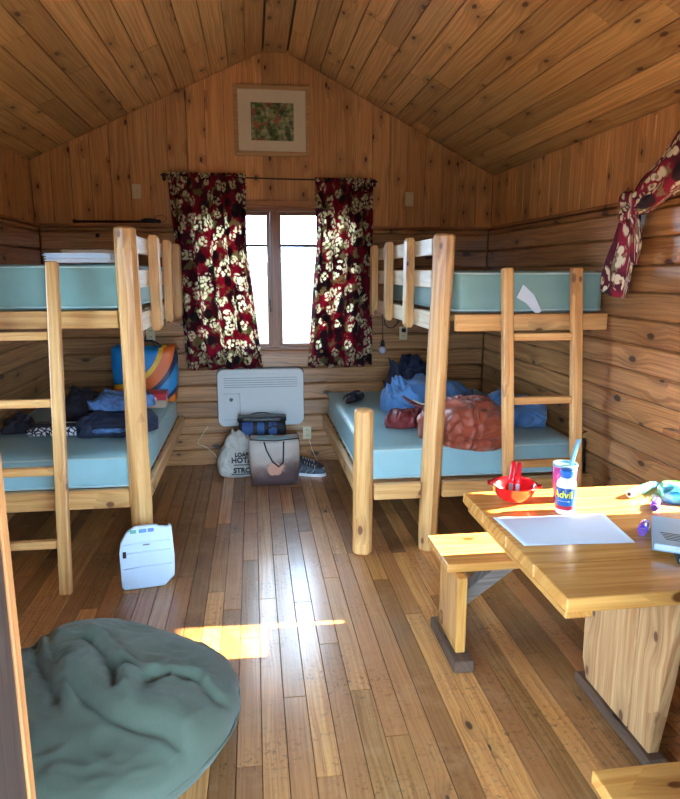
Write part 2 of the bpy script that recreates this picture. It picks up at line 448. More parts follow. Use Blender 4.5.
def backing(name, rects, axis, a, b_, mat):
    s = B()
    for (u0, u1, z0, z1) in rects:
        if axis == 'x': s.lohi((a, u0, z0), (b_, u1, z1), 0)
        else: s.lohi((u0, a, z0), (u1, b_, z1), 0)
    return s

H2 = (2.25, 2.90, .93, 2.02)       # window in the right wall (y0,y1,z0,z1)
H3 = (2.30, 3.40, .95, 2.05)       # unseen left wall window, added to bring in more light
H1 = (-.50, .92, 1.03, 2.24)       # back window (x0,x1,z0,z1)
for nm, xi, sg, hole in (('wall_right', XR, 1, H2), ('wall_left', XL, -1, H3)):
    s = side_wall(xi, sg, [hole], nm)
    lo, hi = (xi+.056, xi+.16) if sg > 0 else (xi-.16, xi-.056)
    for (u0, u1, z0, z1) in rect_sub((YF-.2, YB+.2, 0, roof_z(xi+sg*.16)+.022), [hole]): s.lohi((lo, u0, z0), (hi, u1, z1), 0, tone=.1)
    lo2, hi2 = (xi+.03, xi+.056) if sg > 0 else (xi-.056, xi-.03)
    o = s.build(nm, [M['log'], M['wallv']]); assign_upper(o, ZL+.001); struct(o)

def back_wall():
    b = B(); zz = 0
    while zz < ZL - .02:
        z1 = min(zz+LH, ZL)
        for (x0, x1, a, c) in rect_sub((XL-.0, XR+.0, zz, z1), [H1]): b.lohi((x0, YB, a+.0018), (x1, YB+.035, c-.0018), .011, 'x')
        zz = z1
    x = XL-.036
    while x < XR+.036:
        x1 = min(x+.155, XR+.036)
        segs = rect_sub((x, x1, ZL, 9), [(H1[0], H1[1], 1.0, H1[3])])
        for (a, c, d, e) in segs:
            a2, c2 = a+.0026, c-.0026
            if e > 8: poly = [(a2, d), (c2, d), (c2, roof_z(c2)-.004), (a2, roof_z(a2)-.004)]
            else: poly = [(a2, d), (c2, d), (c2, e), (a2, e)]
            # local XY -> world XZ
            mt = Matrix(((1, 0, 0, 0), (0, 0, -1, YB+.055), (0, 1, 0, 0), (0, 0, 0, 1)))
            t = bmesh.new()
            b.prism(poly, .019, mt, grain='y')
            # groove down the middle of every board
        x = x1
    for (u0, u1, z0, z1) in rect_sub((XL-.15, XR+.15, 0, 2.5), [H1]): b.lohi((u0, YB+.056, z0), (u1, YB+.16, z1), 0, tone=.1)
    mt = Matrix(((1, 0, 0, 0), (0, 0, -1, YB+.16), (0, 1, 0, 0), (0, 0, 0, 1)))
    b.prism([(XL-.15, 2.5), (XR+.15, 2.5), (XR+.15, roof_z(XR+.15)+.026), (.33, 3.492), (.13, 3.492), (XL-.15, roof_z(XL-.15)+.024)], .1, mt, tone=.1)
    o = b.build('wall_back', [M['log'], M['wallv']]); assign_upper(o, ZL+.001); struct(o)
back_wall()

def front_wall():
    b = B(); hole = (-.352, .76, 0, 2.14)
    for (x0, x1, z0, z1) in rect_sub((XL-.05, XR+.05, 0, 2.5), [hole]): b.lohi((x0, YF-.14, z0), (x1, YF-.001, z1), 0)
    mt = Matrix(((1, 0, 0, 0), (0, 0, -1, YF-.001), (0, 1, 0, 0), (0, 0, 0, 1)))
    b.prism([(XL-.05, 2.5), (XR+.05, 2.5), (XR+.05, roof_z(XR+.05)+.0), (.33, 3.46), (.13, 3.46), (XL-.05, roof_z(XL-.05))], .139, mt)
    struct(b.build('wall_front', M['log']))
    d = B()   # dark-stained door lining, seen at the left edge of the view
    d.lohi((-.366, YF-.22, 0), (-.350, YF-.012, 2.13), .001, 'z'); d.lohi((.76, YF-.22, 0), (.776, YF-.012, 2.13), .001, 'z'); d.lohi((-.35, YF-.22, 2.125), (.76, YF-.012, 2.14), .001, 'x')
    o = struct(d.build('door_1', M['darkpaint']))
    e = B(); e.lohi((-.372, YF-.0115, 0), (-.3465, YF+.012, 2.13), .002, 'z'); e.lohi((.757, YF-.0115, 0), (.78, YF+.012, 2.13), .002, 'z')
    e.build('door_edging', M['trimwood'], o)
front_wall()

def ceiling():
    b = B(); y0, y1 = YF-.1, YB+.06
    def slope(xa, za, xb, zb):
        L = math.hypot(xb-xa, zb-za); ang = math.atan2(zb-za, xb-xa); n = int(round(L/.152)); wd = L/n
        for i in range(n):
            c = (i+.5)*wd; cx, cz = xa+math.cos(ang)*c, za+math.sin(ang)*c
            y = y0 - random.uniform(0, 2)
            while y < y1:
                Lb = random.uniform(1.6, 3.6); a, e = max(y, y0), min(y+Lb, y1)
                if e-a > .03:
                    mt = T(cx, (a+e)/2, cz) @ Matrix.Rotation(-ang, 4, 'Y') @ T(0, 0, .0105)
                    b.box((wd-.0045, e-a-.001, .018), mt, .004, 1, 'y')
                y += Lb
    slope(XL-.07, 2.575, .125, roof_z(.125)+.0)
    slope(.335, 3.467, XR+.07, roof_z(XR+.07))
    b.lohi((.138, y0, 3.462), (.322, y1, 3.485), .004, 'y', tone=.25)
    struct(b.build('ceiling', M['ceil']))
    r = B()
    def slab(xa, xb, up):
        za, zb = roof_z(xa) if -1.78 <= xa else 2.575-(-1.78-xa)*.467, roof_z(xb)
        p = [(xa, za+.03), (xb, zb+.03), (xb, zb+.15), (xa, za+.15)]
        mt = Matrix(((1, 0, 0, 0), (0, 0, -1, y1+.35), (0, 1, 0, 0), (0, 0, 0, 1)))
        r.prism(p, y1-y0+.6, mt)
    slab(-2.5, .12, 0); slab(.12, .34, 0); slab(.34, 3.18, 0)  # right overhang lengthened, out of view, to cut the sun at the right window
    struct(r.build('roof', M['roof']))
ceiling()

# ledge boards on top of the wainscot
def ledge():
    b = B()
    b.lohi((XL-.03, YB-.012, ZL+.002), (H1[0]-.072, YB+.034, ZL+.022), .004, 'x', tone=.7); b.lohi((H1[1]+.072, YB-.012, ZL+.002), (XR+.03, YB+.034, ZL+.022), .004, 'x', tone=.7); struct(b.build('trim_2', M['trimwood']))
    b = B(); b.lohi((XR-.012, YF, ZL+.002), (XR+.034, YB-.013, ZL+.022), .004, 'y', tone=.7); struct(b.build('trim_3', M['trimwood']))
    b = B(); b.lohi((XL-.034, YF, ZL+.002), (XL+.012, YB-.013, ZL+.022), .004, 'y', tone=.7); struct(b.build('trim_4', M['trimwood']))
ledge()

# outside
g = B(); g.lohi((-1.9, -1.6, 2.30), (2.2, YF-.23, 2.36), 0); struct(g.build('sky_shade_slab', M['roof']))  # unseen slab added over the doorway to hold back sky light
g = B(); g.lohi((-1.9, -1.6, -.1), (2.2, YF-.23, -.03), 0); struct(g.build('porch_deck', M['greywood']))
g = B(); g.lohi((-400, -400, -.75), (400, 900, -.6), 0); struct(g.build('ground', M['field']))
h = B()
h.grid(80, 8, lambda u, v: Vector((-500+1000*u, 440+140*v, -1+(10+3.5*noise.noise(Vector((u*17, 1, 0))))*math.sin(PI*v)**.7)))
struct(h.build('hills', M['hill'], normals=True))

# ------------------------------------------------------------ windows
def back_window():
    x0, x1, z0, z1 = H1
    b = B(); yi, yo = YB+.0, YB+.16
    b.lohi((x0, yi, z0), (x0+.035, yo, z1), .002, 'z'); b.lohi((x1-.035, yi, z0), (x1, yo, z1), .002, 'z')
    b.lohi((x0+.035, yi, z1-.03), (x1-.035, yo, z1), .002, 'x'); b.lohi((x0+.035, yi, z0), (x1-.035, yo, z0+.02), .002, 'x')
    w_ = struct(b.build('window_1', M['winwood']))
    c = B()   # casing board above and at the sides, sill below
    c.lohi((x0-.07, YB-.02, z1+.002), (x1+.07, YB-.001, z1+.05), .002, 'x', tone=.9)
    c.lohi((x0-.07, YB-.018, z0), (x0-.001, YB-.001, z1), .002, 'z'); c.lohi((x1+.001, YB-.018, z0), (x1+.07, YB-.001, z1), .002, 'z')
    c.build('window_casing', M['trimwood'], w_)
    c = B(); c.lohi((x0-.09, YB-.024, z0-.03), (x1+.09, YB-.0, z0-.003), .005, 'x', tone=1); c.build('window_sill', M['trimwood'], w_)
    m = B(); m.lohi((.162, YB+.012, z0+.021), (.226, YB+.12, z1-.031), .004, 'z'); m.build('mullion', M['winwood'], w_)
    for (a, c_) in ((x0+.036, .161), (.227, x1-.036)):
        s = B(); t = .03; ya, yb = YB+.06, YB+.10
        s.lohi((a, ya, z0+.021), (a+t, yb, z1-.031), .003, 'z'); s.lohi((c_-t, ya, z0+.021), (c_, yb, z1-.031), .003, 'z')
        s.lohi((a+t, ya, z0+.021), (c_-t, yb, z0+.021+t), .003); s.lohi((a+t, ya, z1-.031-t), (c_-t, yb, z1-.031), .003)
        so = s.build('sash', M['winwood'], w_)
        q = B(); q.lohi((a+t, ya+.005, 1.915), (c_-t, yb-.005, 1.94), .003); q.build('muntin', M['iron'], so)
        q = B(); q.lohi((a+t, YB+.078, z0+.021+t), (c_-t, YB+.082, z1-.031-t), 0); q.build('pane', M['glass'], so)
    l = B(); l.lohi((.150, YB+.035, 1.36), (.161, YB+.06, 1.41), .003); l.tube([(.155, YB+.04, 1.40), (.150, YB+.02, 1.42), (.148, YB+.012, 1.47)], .005); l.build('window_latch', M['iron'], w_)
back_window()

def side_window(xi, sgn, hole, name, div=True):
    y0, y1, z0, z1 = hole; a, c = sorted((xi, xi+sgn*.16))
    b = B(); t = .02
    b.lohi((a, y0, z0), (c, y0+t, z1), .002, 'z'); b.lohi((a, y1-t, z0), (c, y1, z1), .002, 'z')
    b.lohi((a, y0+t, z0), (c, y1-t, z0+.03), .002, 'y'); b.lohi((a, y0+t, z1-.03), (c, y1-t, z1), .002, 'y')
    w_ = struct(b.build(name, M['winwood']))
    s = B(); s.lohi((min(xi-sgn*.05, xi), y0-.06, z0-.028), (max(xi-sgn*.05, xi), y1+.06, z0-.002), .004, 'y'); s.build('window_sill', M['trimwood'], w_)
    q = B(); xx = xi+sgn*.09; q.lohi((xx-.002, y0+t, z0+.03), (xx+.002, y1-t, z1-.03), 0); q.build('pane', M['glass'], w_)
side_window(XR, 1, H2, 'window_2'); side_window(XL, -1, H3, 'fill_window')

# ------------------------------------------------------------ bunk beds
def wrinkle(seed, amp, sc_=(3, 3, 3)):
    def fn(p):
        q = Vector((p.x*sc_[0]+seed*7.7, p.y*sc_[1], p.z*sc_[2]))
        return Vector((0, 0, 1))*amp*noise.noise(q) + Vector((noise.noise(q+Vector((9, 0, 0))), noise.noise(q+Vector((0, 9, 0))), 0))*amp*.5
    return fn
def mattress(lo, hi, parent, mat, name='mattress', seed=1):
    lo, hi = Vector(lo), Vector(hi); sz = hi-lo; c = (lo+hi)/2
    b = B(); b.rbox(sz, .035, T(*c), 22, wrinkle(seed, .006, (4, 4, 2)))
    o = b.build(name, mat)
    return o
def piping_loops(lo, hi, parent):
    r = .035; pts = []
    for (cx, cy, a0) in ((hi[0]-r, hi[1]-r, 0), (lo[0]+r, hi[1]-r, 90), (lo[0]+r, lo[1]+r, 180), (hi[0]-r, lo[1]+r, 270)):
        for k in range(5):
            a = math.radians(a0+k*22.5); pts.append((cx+r*math.cos(a), cy+r*math.sin(a)))
    for z in (hi[2]-.016, lo[2]+.02):
        full = []
        for i, p in enumerate(pts):
            q = pts[(i+1) % len(pts)]; n = max(1, int(math.hypot(q[0]-p[0], q[1]-p[1])/.15))
            for k in range(n): t_ = k/n; full.append((p[0]+(q[0]-p[0])*t_, p[1]+(q[1]-p[1])*t_, z))
        b = B(); b.tube([(x, y, z_ + .002*noise.noise(Vector((x*5, y*5, 0)))) for x, y, z_ in full], .0055, 6, True); b.build('piping', M['piping'], parent)

def slat(x0, x1, y, w_, z0, z1, t):
    b = B(); xm = (x0+x1)/2; h = .022
    poly = [(x0, z0+h), (x0+.012, z0), (x1-.012, z0), (x1, z0+h), (x1, z1-h), (x1-.012, z1), (x0+.012, z1), (x0, z1-h)]
    b.prism(poly, w_, Matrix(((1, 0, 0, 0), (0, 0, -1, y+w_/2), (0, 1, 0, 0), (0, 0, 0, 1))), .003, 'y'); return b

def bunk(side):
    L = side == 'left'
    if L: t = thing('bunk_bed', 'pale pine bunk bed along the left wall, ladder at the far left', 'bunk bed', (-1.15, 4.7, 0), 'pine bunk beds either side of the window')
    else: t = thing('bunk_bed', 'pale pine bunk bed along the right wall with a short corner post', 'bunk bed', (1.45, 4.7, 0), 'pine bunk beds either side of the window')
    wood_ = M['bunk']; yf = 3.72
    if L:
        px, wx = (-.69, XL+.004); b = B(); b.log((-.672, yf, 0), (-.671, yf, 1.94), .061, .062, 10, .12, seed=1, facet=True); b.build('post', wood_, t)
        zr = (1.40, 1.495); b = B(); b.lohi((wx, yf-.02, zr[0]), (-.735, yf+.02, zr[1]), .004, 'x'); b.build('end_rail', wood_, t)
        b = B(); b.lohi((wx, yf-.02, .365), (-.735, yf+.02, .475), .004, 'x'); b.build('end_rail', wood_, t)
        b = B(); b.lohi((-.665, yf+.065, .37), (-.63, YB-.004, .465), .004, 'y'); b.build('side_rail', wood_, t)
        gx = (-.665, -.627); sx = (-.626, -.566); zg = ((1.37, 1.475), (1.615, 1.715), (1.805, 1.90)); sz = (1.345, 1.925)
    else:
        b = B(); b.log((1.045, yf, 0), (1.098, yf, 1.915), .059, .063, 10, .12, seed=2, facet=True); b.build('post', wood_, t)
        b = B(); b.log((.633, yf, 0), (.636, yf, .905), .062, .059, 12, .10, seed=5, facet=True); b.build('short_post', wood_, t)
        b = B(); b.lohi((1.158, yf-.085, 1.365), (XR-.004, yf-.045, 1.462), .004, 'x'); b.build('end_rail', wood_, t)
        b = B(); b.lohi((.694, yf-.06, .355), (.982, yf-.02, .452), .004, 'x'); b.lohi((1.116, yf-.06, .355), (XR-.004, yf-.02, .452), .004, 'x'); b.build('end_rail', wood_, t)
        b = B(); b.lohi((.60, yf+.062, .335), (.638, YB-.004, .435), .004, 'y'); b.build('side_rail', wood_, t)
        gx = (1.042, 1.08); sx = (.986, 1.041); zg = ((1.365, 1.47), (1.61, 1.715), (1.80, 1.895)); sz = (1.345, 1.92)
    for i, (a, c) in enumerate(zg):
        b = B(); b.lohi((gx[0], yf+.066, a), (gx[1], YB-.004 if i == 0 else 5.515, c), .004, 'y'); b.build('guard_rail', M['litwood'], t)
    for y in (4.22, 4.86, 5.46):
        slat(sx[0], sx[1], y, .09, sz[0], sz[1], 0).build('guard_slat', wood_, t)
    # board decks under the mattresses
    if L:
        decks = ((wx+.01, -.67, 1.44, 1.488), (wx+.01, -.67, .41, .458))
    else:
        decks = ((1.085, XR-.014, 1.41, 1.458), (.645, XR-.014, .39, .438))
    for (a, c, z0, z1) in decks:
        b = B()
        for k in range(9):
            y = yf+.10+k*.212; b.lohi((a, y, z0), (c, y+.14, z1-.01), .002, 'x')
        b.build('bed_deck', M['trestle'], t)
    # ladder
    if L: top, bot, zt = [(-1.44, 3.665), (-1.042, 3.665)], [(-1.44, 3.375), (-1.028, 3.375)], 1.765
    else: top, bot, zt = [(1.435, 3.605), (1.852, 3.605)], [(1.462, 3.43), (1.88, 3.43)], 1.735
    lb = B(); rails = []
    for (xa, ya), (xb, yb) in zip(top, bot):
        p0, p1 = Vector((xb, yb, 0)), Vector((xa, ya, zt)); d = p1-p0
        q = d.to_track_quat('Z', 'X'); mt = Matrix.Translation((p0+p1)/2+Vector((0, 0, .0))) @ Matrix.Rotation(math.atan2(-(d.y), d.z), 4, 'X') @ Matrix.Rotation(math.atan2(d.x, d.length), 4, 'Y')
        lb.box((.062, .05, d.length-.02), mt, .008, 2, 'z'); rails.append((p0, p1))
    lad = lb.build('ladder', M['bunk'], t)
    for z in ((.28, .664, 1.02, 1.37) if L else (.24, .60, .97, 1.335)):
        a = rails[0][0].lerp(rails[0][1], z/zt); c = rails[1][0].lerp(rails[1][1], z/zt)
        b = B(); b.lohi((a.x+.033, a.y-.02, z-.02), (c.x-.033, a.y+.024, z+.022), .004, 'x'); b.build('rung', M['bunk'], lad)
    return t
bunk('left'); bunk('right')
bpy.context.view_layer.update()

for lo, hi, m, lb_, sd in (
    ((XL+.02, 3.765, 1.492), (-.675, 5.70, 1.745), 'vinylg', 'green vinyl mattress on the upper left bunk, papers lying on it', 1),
    ((XL+.02, 3.755, .462), (-.672, 5.70, .665), 'vinyl', 'teal vinyl mattress on the lower left bunk under jeans and a blue bag', 2),
    ((1.165, 3.685, 1.462), (XR-.012, 5.70, 1.71), 'vinylg', 'green vinyl mattress on the upper right bunk with a paper tag on its front', 3),
    ((.645, 3.755, .442), (XR-.07, 5.70, .655), 'vinyl', 'wide teal vinyl mattress on the lower right bunk under a rust sleeping bag', 4)):
    o = mattress(lo, hi, None, M[m], seed=sd); tag(o, lb_, 'mattress', 'vinyl bunk mattresses'); piping_loops(lo, hi, o)

# ------------------------------------------------------------ soft heaps
def heap(name, c, s, seed, mat, parent=None, amp=.35, fr=3.0, crease=.06, base=0.0, res=120, rot=0, exp=1.0, ridge=9, rings=0):
    """a crumpled cloth heap resting at z=c.z; s=(rx,ry,height)"""
    b = B(); rows = []; ca, sa = math.cos(rot), math.sin(rot)
    N = res; K = res//2
    bm = b.bm
    for j in range(K+1):
        v = j/K; row = []
        for i in range(N):
            a = 2*PI*i/N; dirv = Vector((math.cos(a), math.sin(a), 0))
            ph = v*PI/2*1.0; rad = math.sin(ph)**.8; zz = math.cos(ph)**exp
            q = Vector((dirv.x*rad*fr*.5+seed*11.3, dirv.y*rad*fr*.5, v*.6))
            k = 1+amp*noise.noise(q)
            x, y = dirv.x*rad*s[0]*k, dirv.y*rad*s[1]*k
            z = s[2]*zz*(1+amp*.9*noise.noise(q*1.7+Vector((5, 5, 5))))
            pr_ = 1-abs(noise.noise(Vector((x*ridge*.8+seed+1.5*noise.noise(Vector((x*4, y*4, seed))), y*ridge*.45+noise.noise(Vector((y*5, x*5, seed+3))), z*3))))*2
            pr_ = max(0, pr_); wv = crease*(pr_**2)*(1 if v < .93 else .3)*s[2]*2
            if rings: wv += .03*s[2]*math.sin(rings*math.hypot(x-.25*s[0], y*1.2)+2.5*noise.noise(Vector((x*5, y*5, seed))))*min(1, v*3)*(1 if v < .93 else .3)
            x += dirv.x*wv*.5; y += dirv.y*wv*.5; z += wv
            if j == K: z = 0
            p = Vector((c[0]+x*ca-y*sa, c[1]+x*sa+y*ca, c[2]+max(0, z)))
            nv = bm.verts.new(p); nv[b.wc] = p; row.append(nv)
        rows.append(row)
    for r0, r1 in zip(rows, rows[1:]):
        for i in range(N):
            f = bm.faces.new((r0[i], r1[i], r1[(i+1) % N], r0[(i+1) % N])); f.smooth = True
    bm.faces.new(rows[-1])
    bmesh.ops.remove_doubles(bm, verts=bm.verts, dist=1e-5)
    return b.build(name, mat, parent, normals=True)

ZM = .662
def sleeping_bag():
    o = heap('sleeping_bag', (1.34, 3.975, ZM), (.30, .25, .225), 3, M['rust'], amp=.18, crease=.05, ridge=12, exp=.5, res=200, rings=55)
    tag(o, 'rust brown sleeping bag bunched up on the lower right bunk', 'sleeping bag')
    # the hood end lying toward the wall and its burgundy edge, coiled folds
    for k, (r, z) in enumerate(((.26, -.012), (.20, .06))):
        b = B(); pts = []
        for i in range(28):
            a = PI*(1.02 + 1.05*i/27); pts.append((1.36+r*1.0*math.cos(a), 3.955+r*.93*math.sin(a), ZM+z+(.03 if k == 0 else .012)*abs(math.cos(a))+.006*math.sin(i*.7+k)))
        b.tube(pts, .03, 8, radii=[.012+.026*math.sin(PI*i/27) for i in range(28)]); b.build('fold', M['rust'], o)
    heap('hood', (1.07, 4.30, ZM), (.19, .11, .10), 8, M['burg'], o, amp=.4, crease=.10, exp=.7, ridge=18, rot=.3)
    b = B(); b.tube([(1.06, 4.52, ZM+.16), (1.10, 4.42, ZM+.13), (1.16, 4.33, ZM+.11), (1.24, 4.25, ZM+.14)], .02, 8, flat=.4, radii=[.012, .022, .026, .014]); b.build('draft_collar', M['burg'], o)
    b = B(); b.tube([(1.12, 4.46, ZM+.14), (1.16, 4.40, ZM+.125), (1.17, 4.33, ZM+.135), (1.21, 4.28, ZM+.15)], .006, 6); b.build('drawcord', M['mat'], o)
    return o
sleeping_bag()
o = heap('quilted_jacket', (1.30, 4.74, ZM), (.36, .22, .23), 5, M['blue'], amp=.3, crease=.08, exp=.5, ridge=12, res=80)
tag(o, 'sky blue nylon jacket heaped behind the rust sleeping bag', 'jacket')
o = heap('blue_blanket', (1.86, 4.40, ZM), (.17, .32, .15), 15, M['blue'], amp=.35, crease=.07, exp=.6, ridge=10, res=80)
tag(o, 'blue blanket trailing to the right behind the right bunk ladder', 'blanket')
o = heap('dark_garment', (1.26, 5.26, ZM), (.20, .17, .28), 9, M['navy'], amp=.4, crease=.12, exp=.6, ridge=14)
tag(o, 'dark blue garment bunched against the back wall on the lower right bunk', 'clothing')

# dark sandal on the right mattress
def sandal():
    t = thing('sandal', 'single dark blue strap sandal lying on the lower right mattress', 'sandal', (.82, 5.22, ZM))
    mt = T(.81, 5.20, ZM+.012) @ R(-62+90+32, 'Z')
    def outline(sc_=1):
        p = []
        for i in range(24):
            a = 2*PI*i/24; x = .17*math.cos(a); y = .05*math.sin(a)*(1+.25*math.cos(a)); p.append((x*sc_, y*sc_))
        return p
    b = B(); b.prism(outline(), .018, mt @ T(0, 0, -.008), .004); b.build('sole', M['black'], t)
    b = B(); b.prism(outline(.88), .004, mt @ T(0, 0, .0105)); b.build('footbed', M['navy'], t)
    for k, xo in enumerate((.07, -.03, -.10)):
        b = B(); pts = [mt @ Vector((xo, .055*math.cos(a), .012+.045*math.sin(a))) for a in [PI*i/10 for i in range(11)]]
        b.tube(pts, .014, 6, flat=.3); b.build('strap', M['navy'], t)
    b = B(); b.box((.03, .02, .006), mt @ T(.075, -.03, .05), .002); b.build('buckle', M['white'], t)
sandal()

# left bunk: jeans, denim, patterned box, shopping bag, snack box
ZL_ = .672
def jeans():
    o = heap('folded_jeans', (-.93, 4.36, ZL_), (.25, .20, .13), 21, M['navy'], amp=.25, crease=.05, exp=.45, ridge=9, res=90)
    tag(o, 'dark navy jeans folded on the lower left bunk beside the post', 'jeans')
    for k, z in enumerate((.03, .065)):
        b = B(); b.tube([(-1.14, 4.24, ZL_+z), (-1.0, 4.175-.004*k, ZL_+z+.01), (-.86, 4.17, ZL_+z+.012), (-.73, 4.22, ZL_+z+.016)], .018, 8, radii=[.006, .02, .02, .008], flat=.8)
        b.build('fold', M['navy' if k else 'denim'], o)
jeans()
o = heap('denim_shirt', (-.89, 4.44, ZL_+.145), (.20, .15, .09), 31, M['denim'], amp=.35, crease=.12, exp=.6, ridge=20, res=80)
tag(o, 'light blue denim shirt crumpled on top of the navy jeans', 'shirt')
o = heap('dark_jumper', (-1.20, 4.68, ZL_), (.16, .15, .19), 41, M['dark'], amp=.35, crease=.1, exp=.5)
tag(o, 'dark jumper heaped behind the patterned pouch on the lower left bunk', 'clothing')
o = heap('black_scarf', (-1.54, 4.42, ZL_), (.10, .09, .08), 51, M['dark'], amp=.5, crease=.12, exp=.7)
tag(o, 'small black scarf left of the patterned pouch, near the ladder', 'clothing')
def pouch():
    t = thing('toiletry_pouch', 'black pouch with a black and white patterned front band, beside the jeans', 'pouch', (-1.27, 4.22, ZL_))
    g = NG('black_white_print'); tcx = g.n('ShaderNodeTexCoord'); v = g.voro(tcx.outputs['Object'], 34, feat='DISTANCE_TO_EDGE')
    g.l(g.mix(g.math('GREATER_THAN', v, .13), rgb(24, 24, 30), rgb(214, 220, 226)), g.b.inputs['Base Color']); g.b.inputs['Roughness'].default_value = .6
    b = B(); b.rbox((.32, .12, .075), .02, T(-1.27, 4.285, ZL_+.04), 6); b.build('pouch_body', M['dark'], t)
    b = B(); b.rbox((.325, .02, .055), .006, T(-1.27, 4.222, ZL_+.034), 6); b.build('patterned_band', g.m, t)
    b = B(); b.tube([(-1.42, 4.28, ZL_+.078), (-1.27, 4.275, ZL_+.082), (-1.12, 4.28, ZL_+.078)], .004, 6); b.build('zipper', M['metal'], t)
pouch()

def open_bag(b, w_, d, h, taper=.0, th=.004, seed=0, n=28, sag=.0):
    """four-sided open bag, base centre at origin"""
    def pt(u, v):
        hw, hd = w_/2*(1+taper*v), d/2*(1+taper*v*.3); per = [(-hw, -hd), (hw, -hd), (hw, hd), (-hw, hd)]
        k = u*4; i = int(k) % 4; f = k-int(k); a, c = per[i], per[(i+1) % 4]
        x, y = a[0]+(c[0]-a[0])*f, a[1]+(c[1]-a[1])*f
        e = .006*noise.noise(Vector((u*9+seed, v*4, seed)))*4*v
        nx = [0, 1, 0, -1][i]; ny = [-1, 0, 1, 0][i]
        bulge = math.sin(f*PI)*.02*math.sin(v*PI)
        return Vector((x+nx*(e+bulge), y+ny*(e+bulge), h*v*(1-sag*math.sin(f*PI)*v)))
    bm = b.bm; rows = []
    for j in range(9):
        rows.append([])
        for i in range(n):
            p = pt(i/n, j/8); nv = bm.verts.new(p); nv[b.wc] = Vector((i/n*2*(w_+d), p.z, 0)); rows[-1].append(nv)
    for r0, r1 in zip(rows, rows[1:]):
        for i in range(n): f = bm.faces.new((r0[i], r0[(i+1) % n], r1[(i+1) % n], r1[i])); f.smooth = True
    bm.faces.new(rows[0][::-1])
    return b
def shopping_bag():
    x, y = -.875, 5.40
    t = thing('shopping_bag', 'bright blue shopping bag with a curved orange stripe, standing behind the left bunk post', 'bag', (x, y, ZL_))
    m = stripes('blue_orange_print', [(0, rgb(20, 132, 206)), (.40, rgb(250, 200, 60)), (.46, rgb(236, 112, 40)), (.60, rgb(30, 40, 80)), (.66, rgb(40, 150, 214)), (.80, rgb(30, 40, 80)), (.84, rgb(240, 130, 40)), (.92, rgb(24, 110, 190))], circ=(-.22, 0, .50), lo=.10, hi=.72, rough=.4)
    b = open_bag(B(), .46, .20, .45, .04, seed=3, sag=.04); o = b.build('bag_body', m, None, .004); o.location = (x, y, ZL_); o.parent = t; o.matrix_parent_inverse = t.matrix_world.inverted()
    for s in (-1, 1):
        b = B(); b.tube([(x-.1, y+s*.085, ZL_+.40), (x-.09, y+s*.085, ZL_+.47), (x-.03, y+s*.02, ZL_+.49), (x+.06, y+s*.02, ZL_+.485), (x+.1, y+s*.085, ZL_+.45), (x+.11, y+s*.085, ZL_+.40)], .011, 6, flat=.3); b.build('handle', M['navy'], t)
shopping_bag()
def snack_box():
    t = thing('snack_carton', 'red and tan snack carton lying in front of the blue shopping bag', 'carton', (-.92, 5.15, ZL_))
    g = NG('red_print'); tcx = g.n('ShaderNodeTexCoord'); v = g.voro(tcx.outputs['Object'], 15)
    g.l(g.mix(g.rng(v, .22, .27, 1, 0), rgb(190, 28, 50), rgb(244, 226, 226)), g.b.inputs['Base Color']); g.b.inputs['Roughness'].default_value = .35
    b = B(); b.lohi((-1.16, 5.07, ZL_), (-.69, 5.235, ZL_+.055), .004); b.build('carton_side', M['tan'], t)
    b = B(); b.lohi((-1.165, 5.065, ZL_+.056), (-.685, 5.24, ZL_+.115), .006); b.build('carton_front', g.m, t)
snack_box()

# upper left bunk: papers
ZU = 1.752
def papers():
    specs = [('folded_magazine', 'white folded magazine at the bottom of the paper pile on the upper left mattress', M['white'], .02, 2, 0),
             ('newspaper', 'grey-white newspaper in the middle of the paper pile on the upper left mattress', M['paper'], .03, -3, .022),
             ('paper_bag', 'flattened tan paper bag on top of the pile on the upper left mattress', M['tan'], .016, 7, .054)]
    for nm, lb_, m, h_, ang, z in specs:
        b = B(); wd = .35 if nm != 'paper_bag' else .29
        for k in range(4):
            off = .006*math.sin(k*2.1); b.rbox((wd-off*2, .30, h_/4-.0006), min(.002, h_/9), T(-.935+off+(.03 if 'bag' in nm else 0), 3.97 if 'bag' in nm else 3.93, ZU+z+h_/8+h_/4*k) @ R(ang, 'Z'), 8,
                   lambda p, s_=k: Vector((0, 0, .003*noise.noise(Vector((p.x*9, p.y*9, 3))))))
        tag(b.build(nm, m), lb_, 'paper', 'papers on the upper left bunk')
papers()
def paper_tag():
    # crumpled white law tag hanging off the mattress front
    b = B(); P = [(1.562, 1.632), (1.630, 1.574), (1.685, 1.477), (1.655, 1.456), (1.587, 1.521), (1.526, 1.557)]
    b.prism(P, .003, Matrix(((1, 0, 0, 0), (0, 0, -1, 3.668), (0, 1, 0, 0), (0, 0, 0, 1))), 0)
    tag(b.build('care_tag', M['paper']), 'creased white paper tag on the front of the upper right mattress', 'tag')
paper_tag()

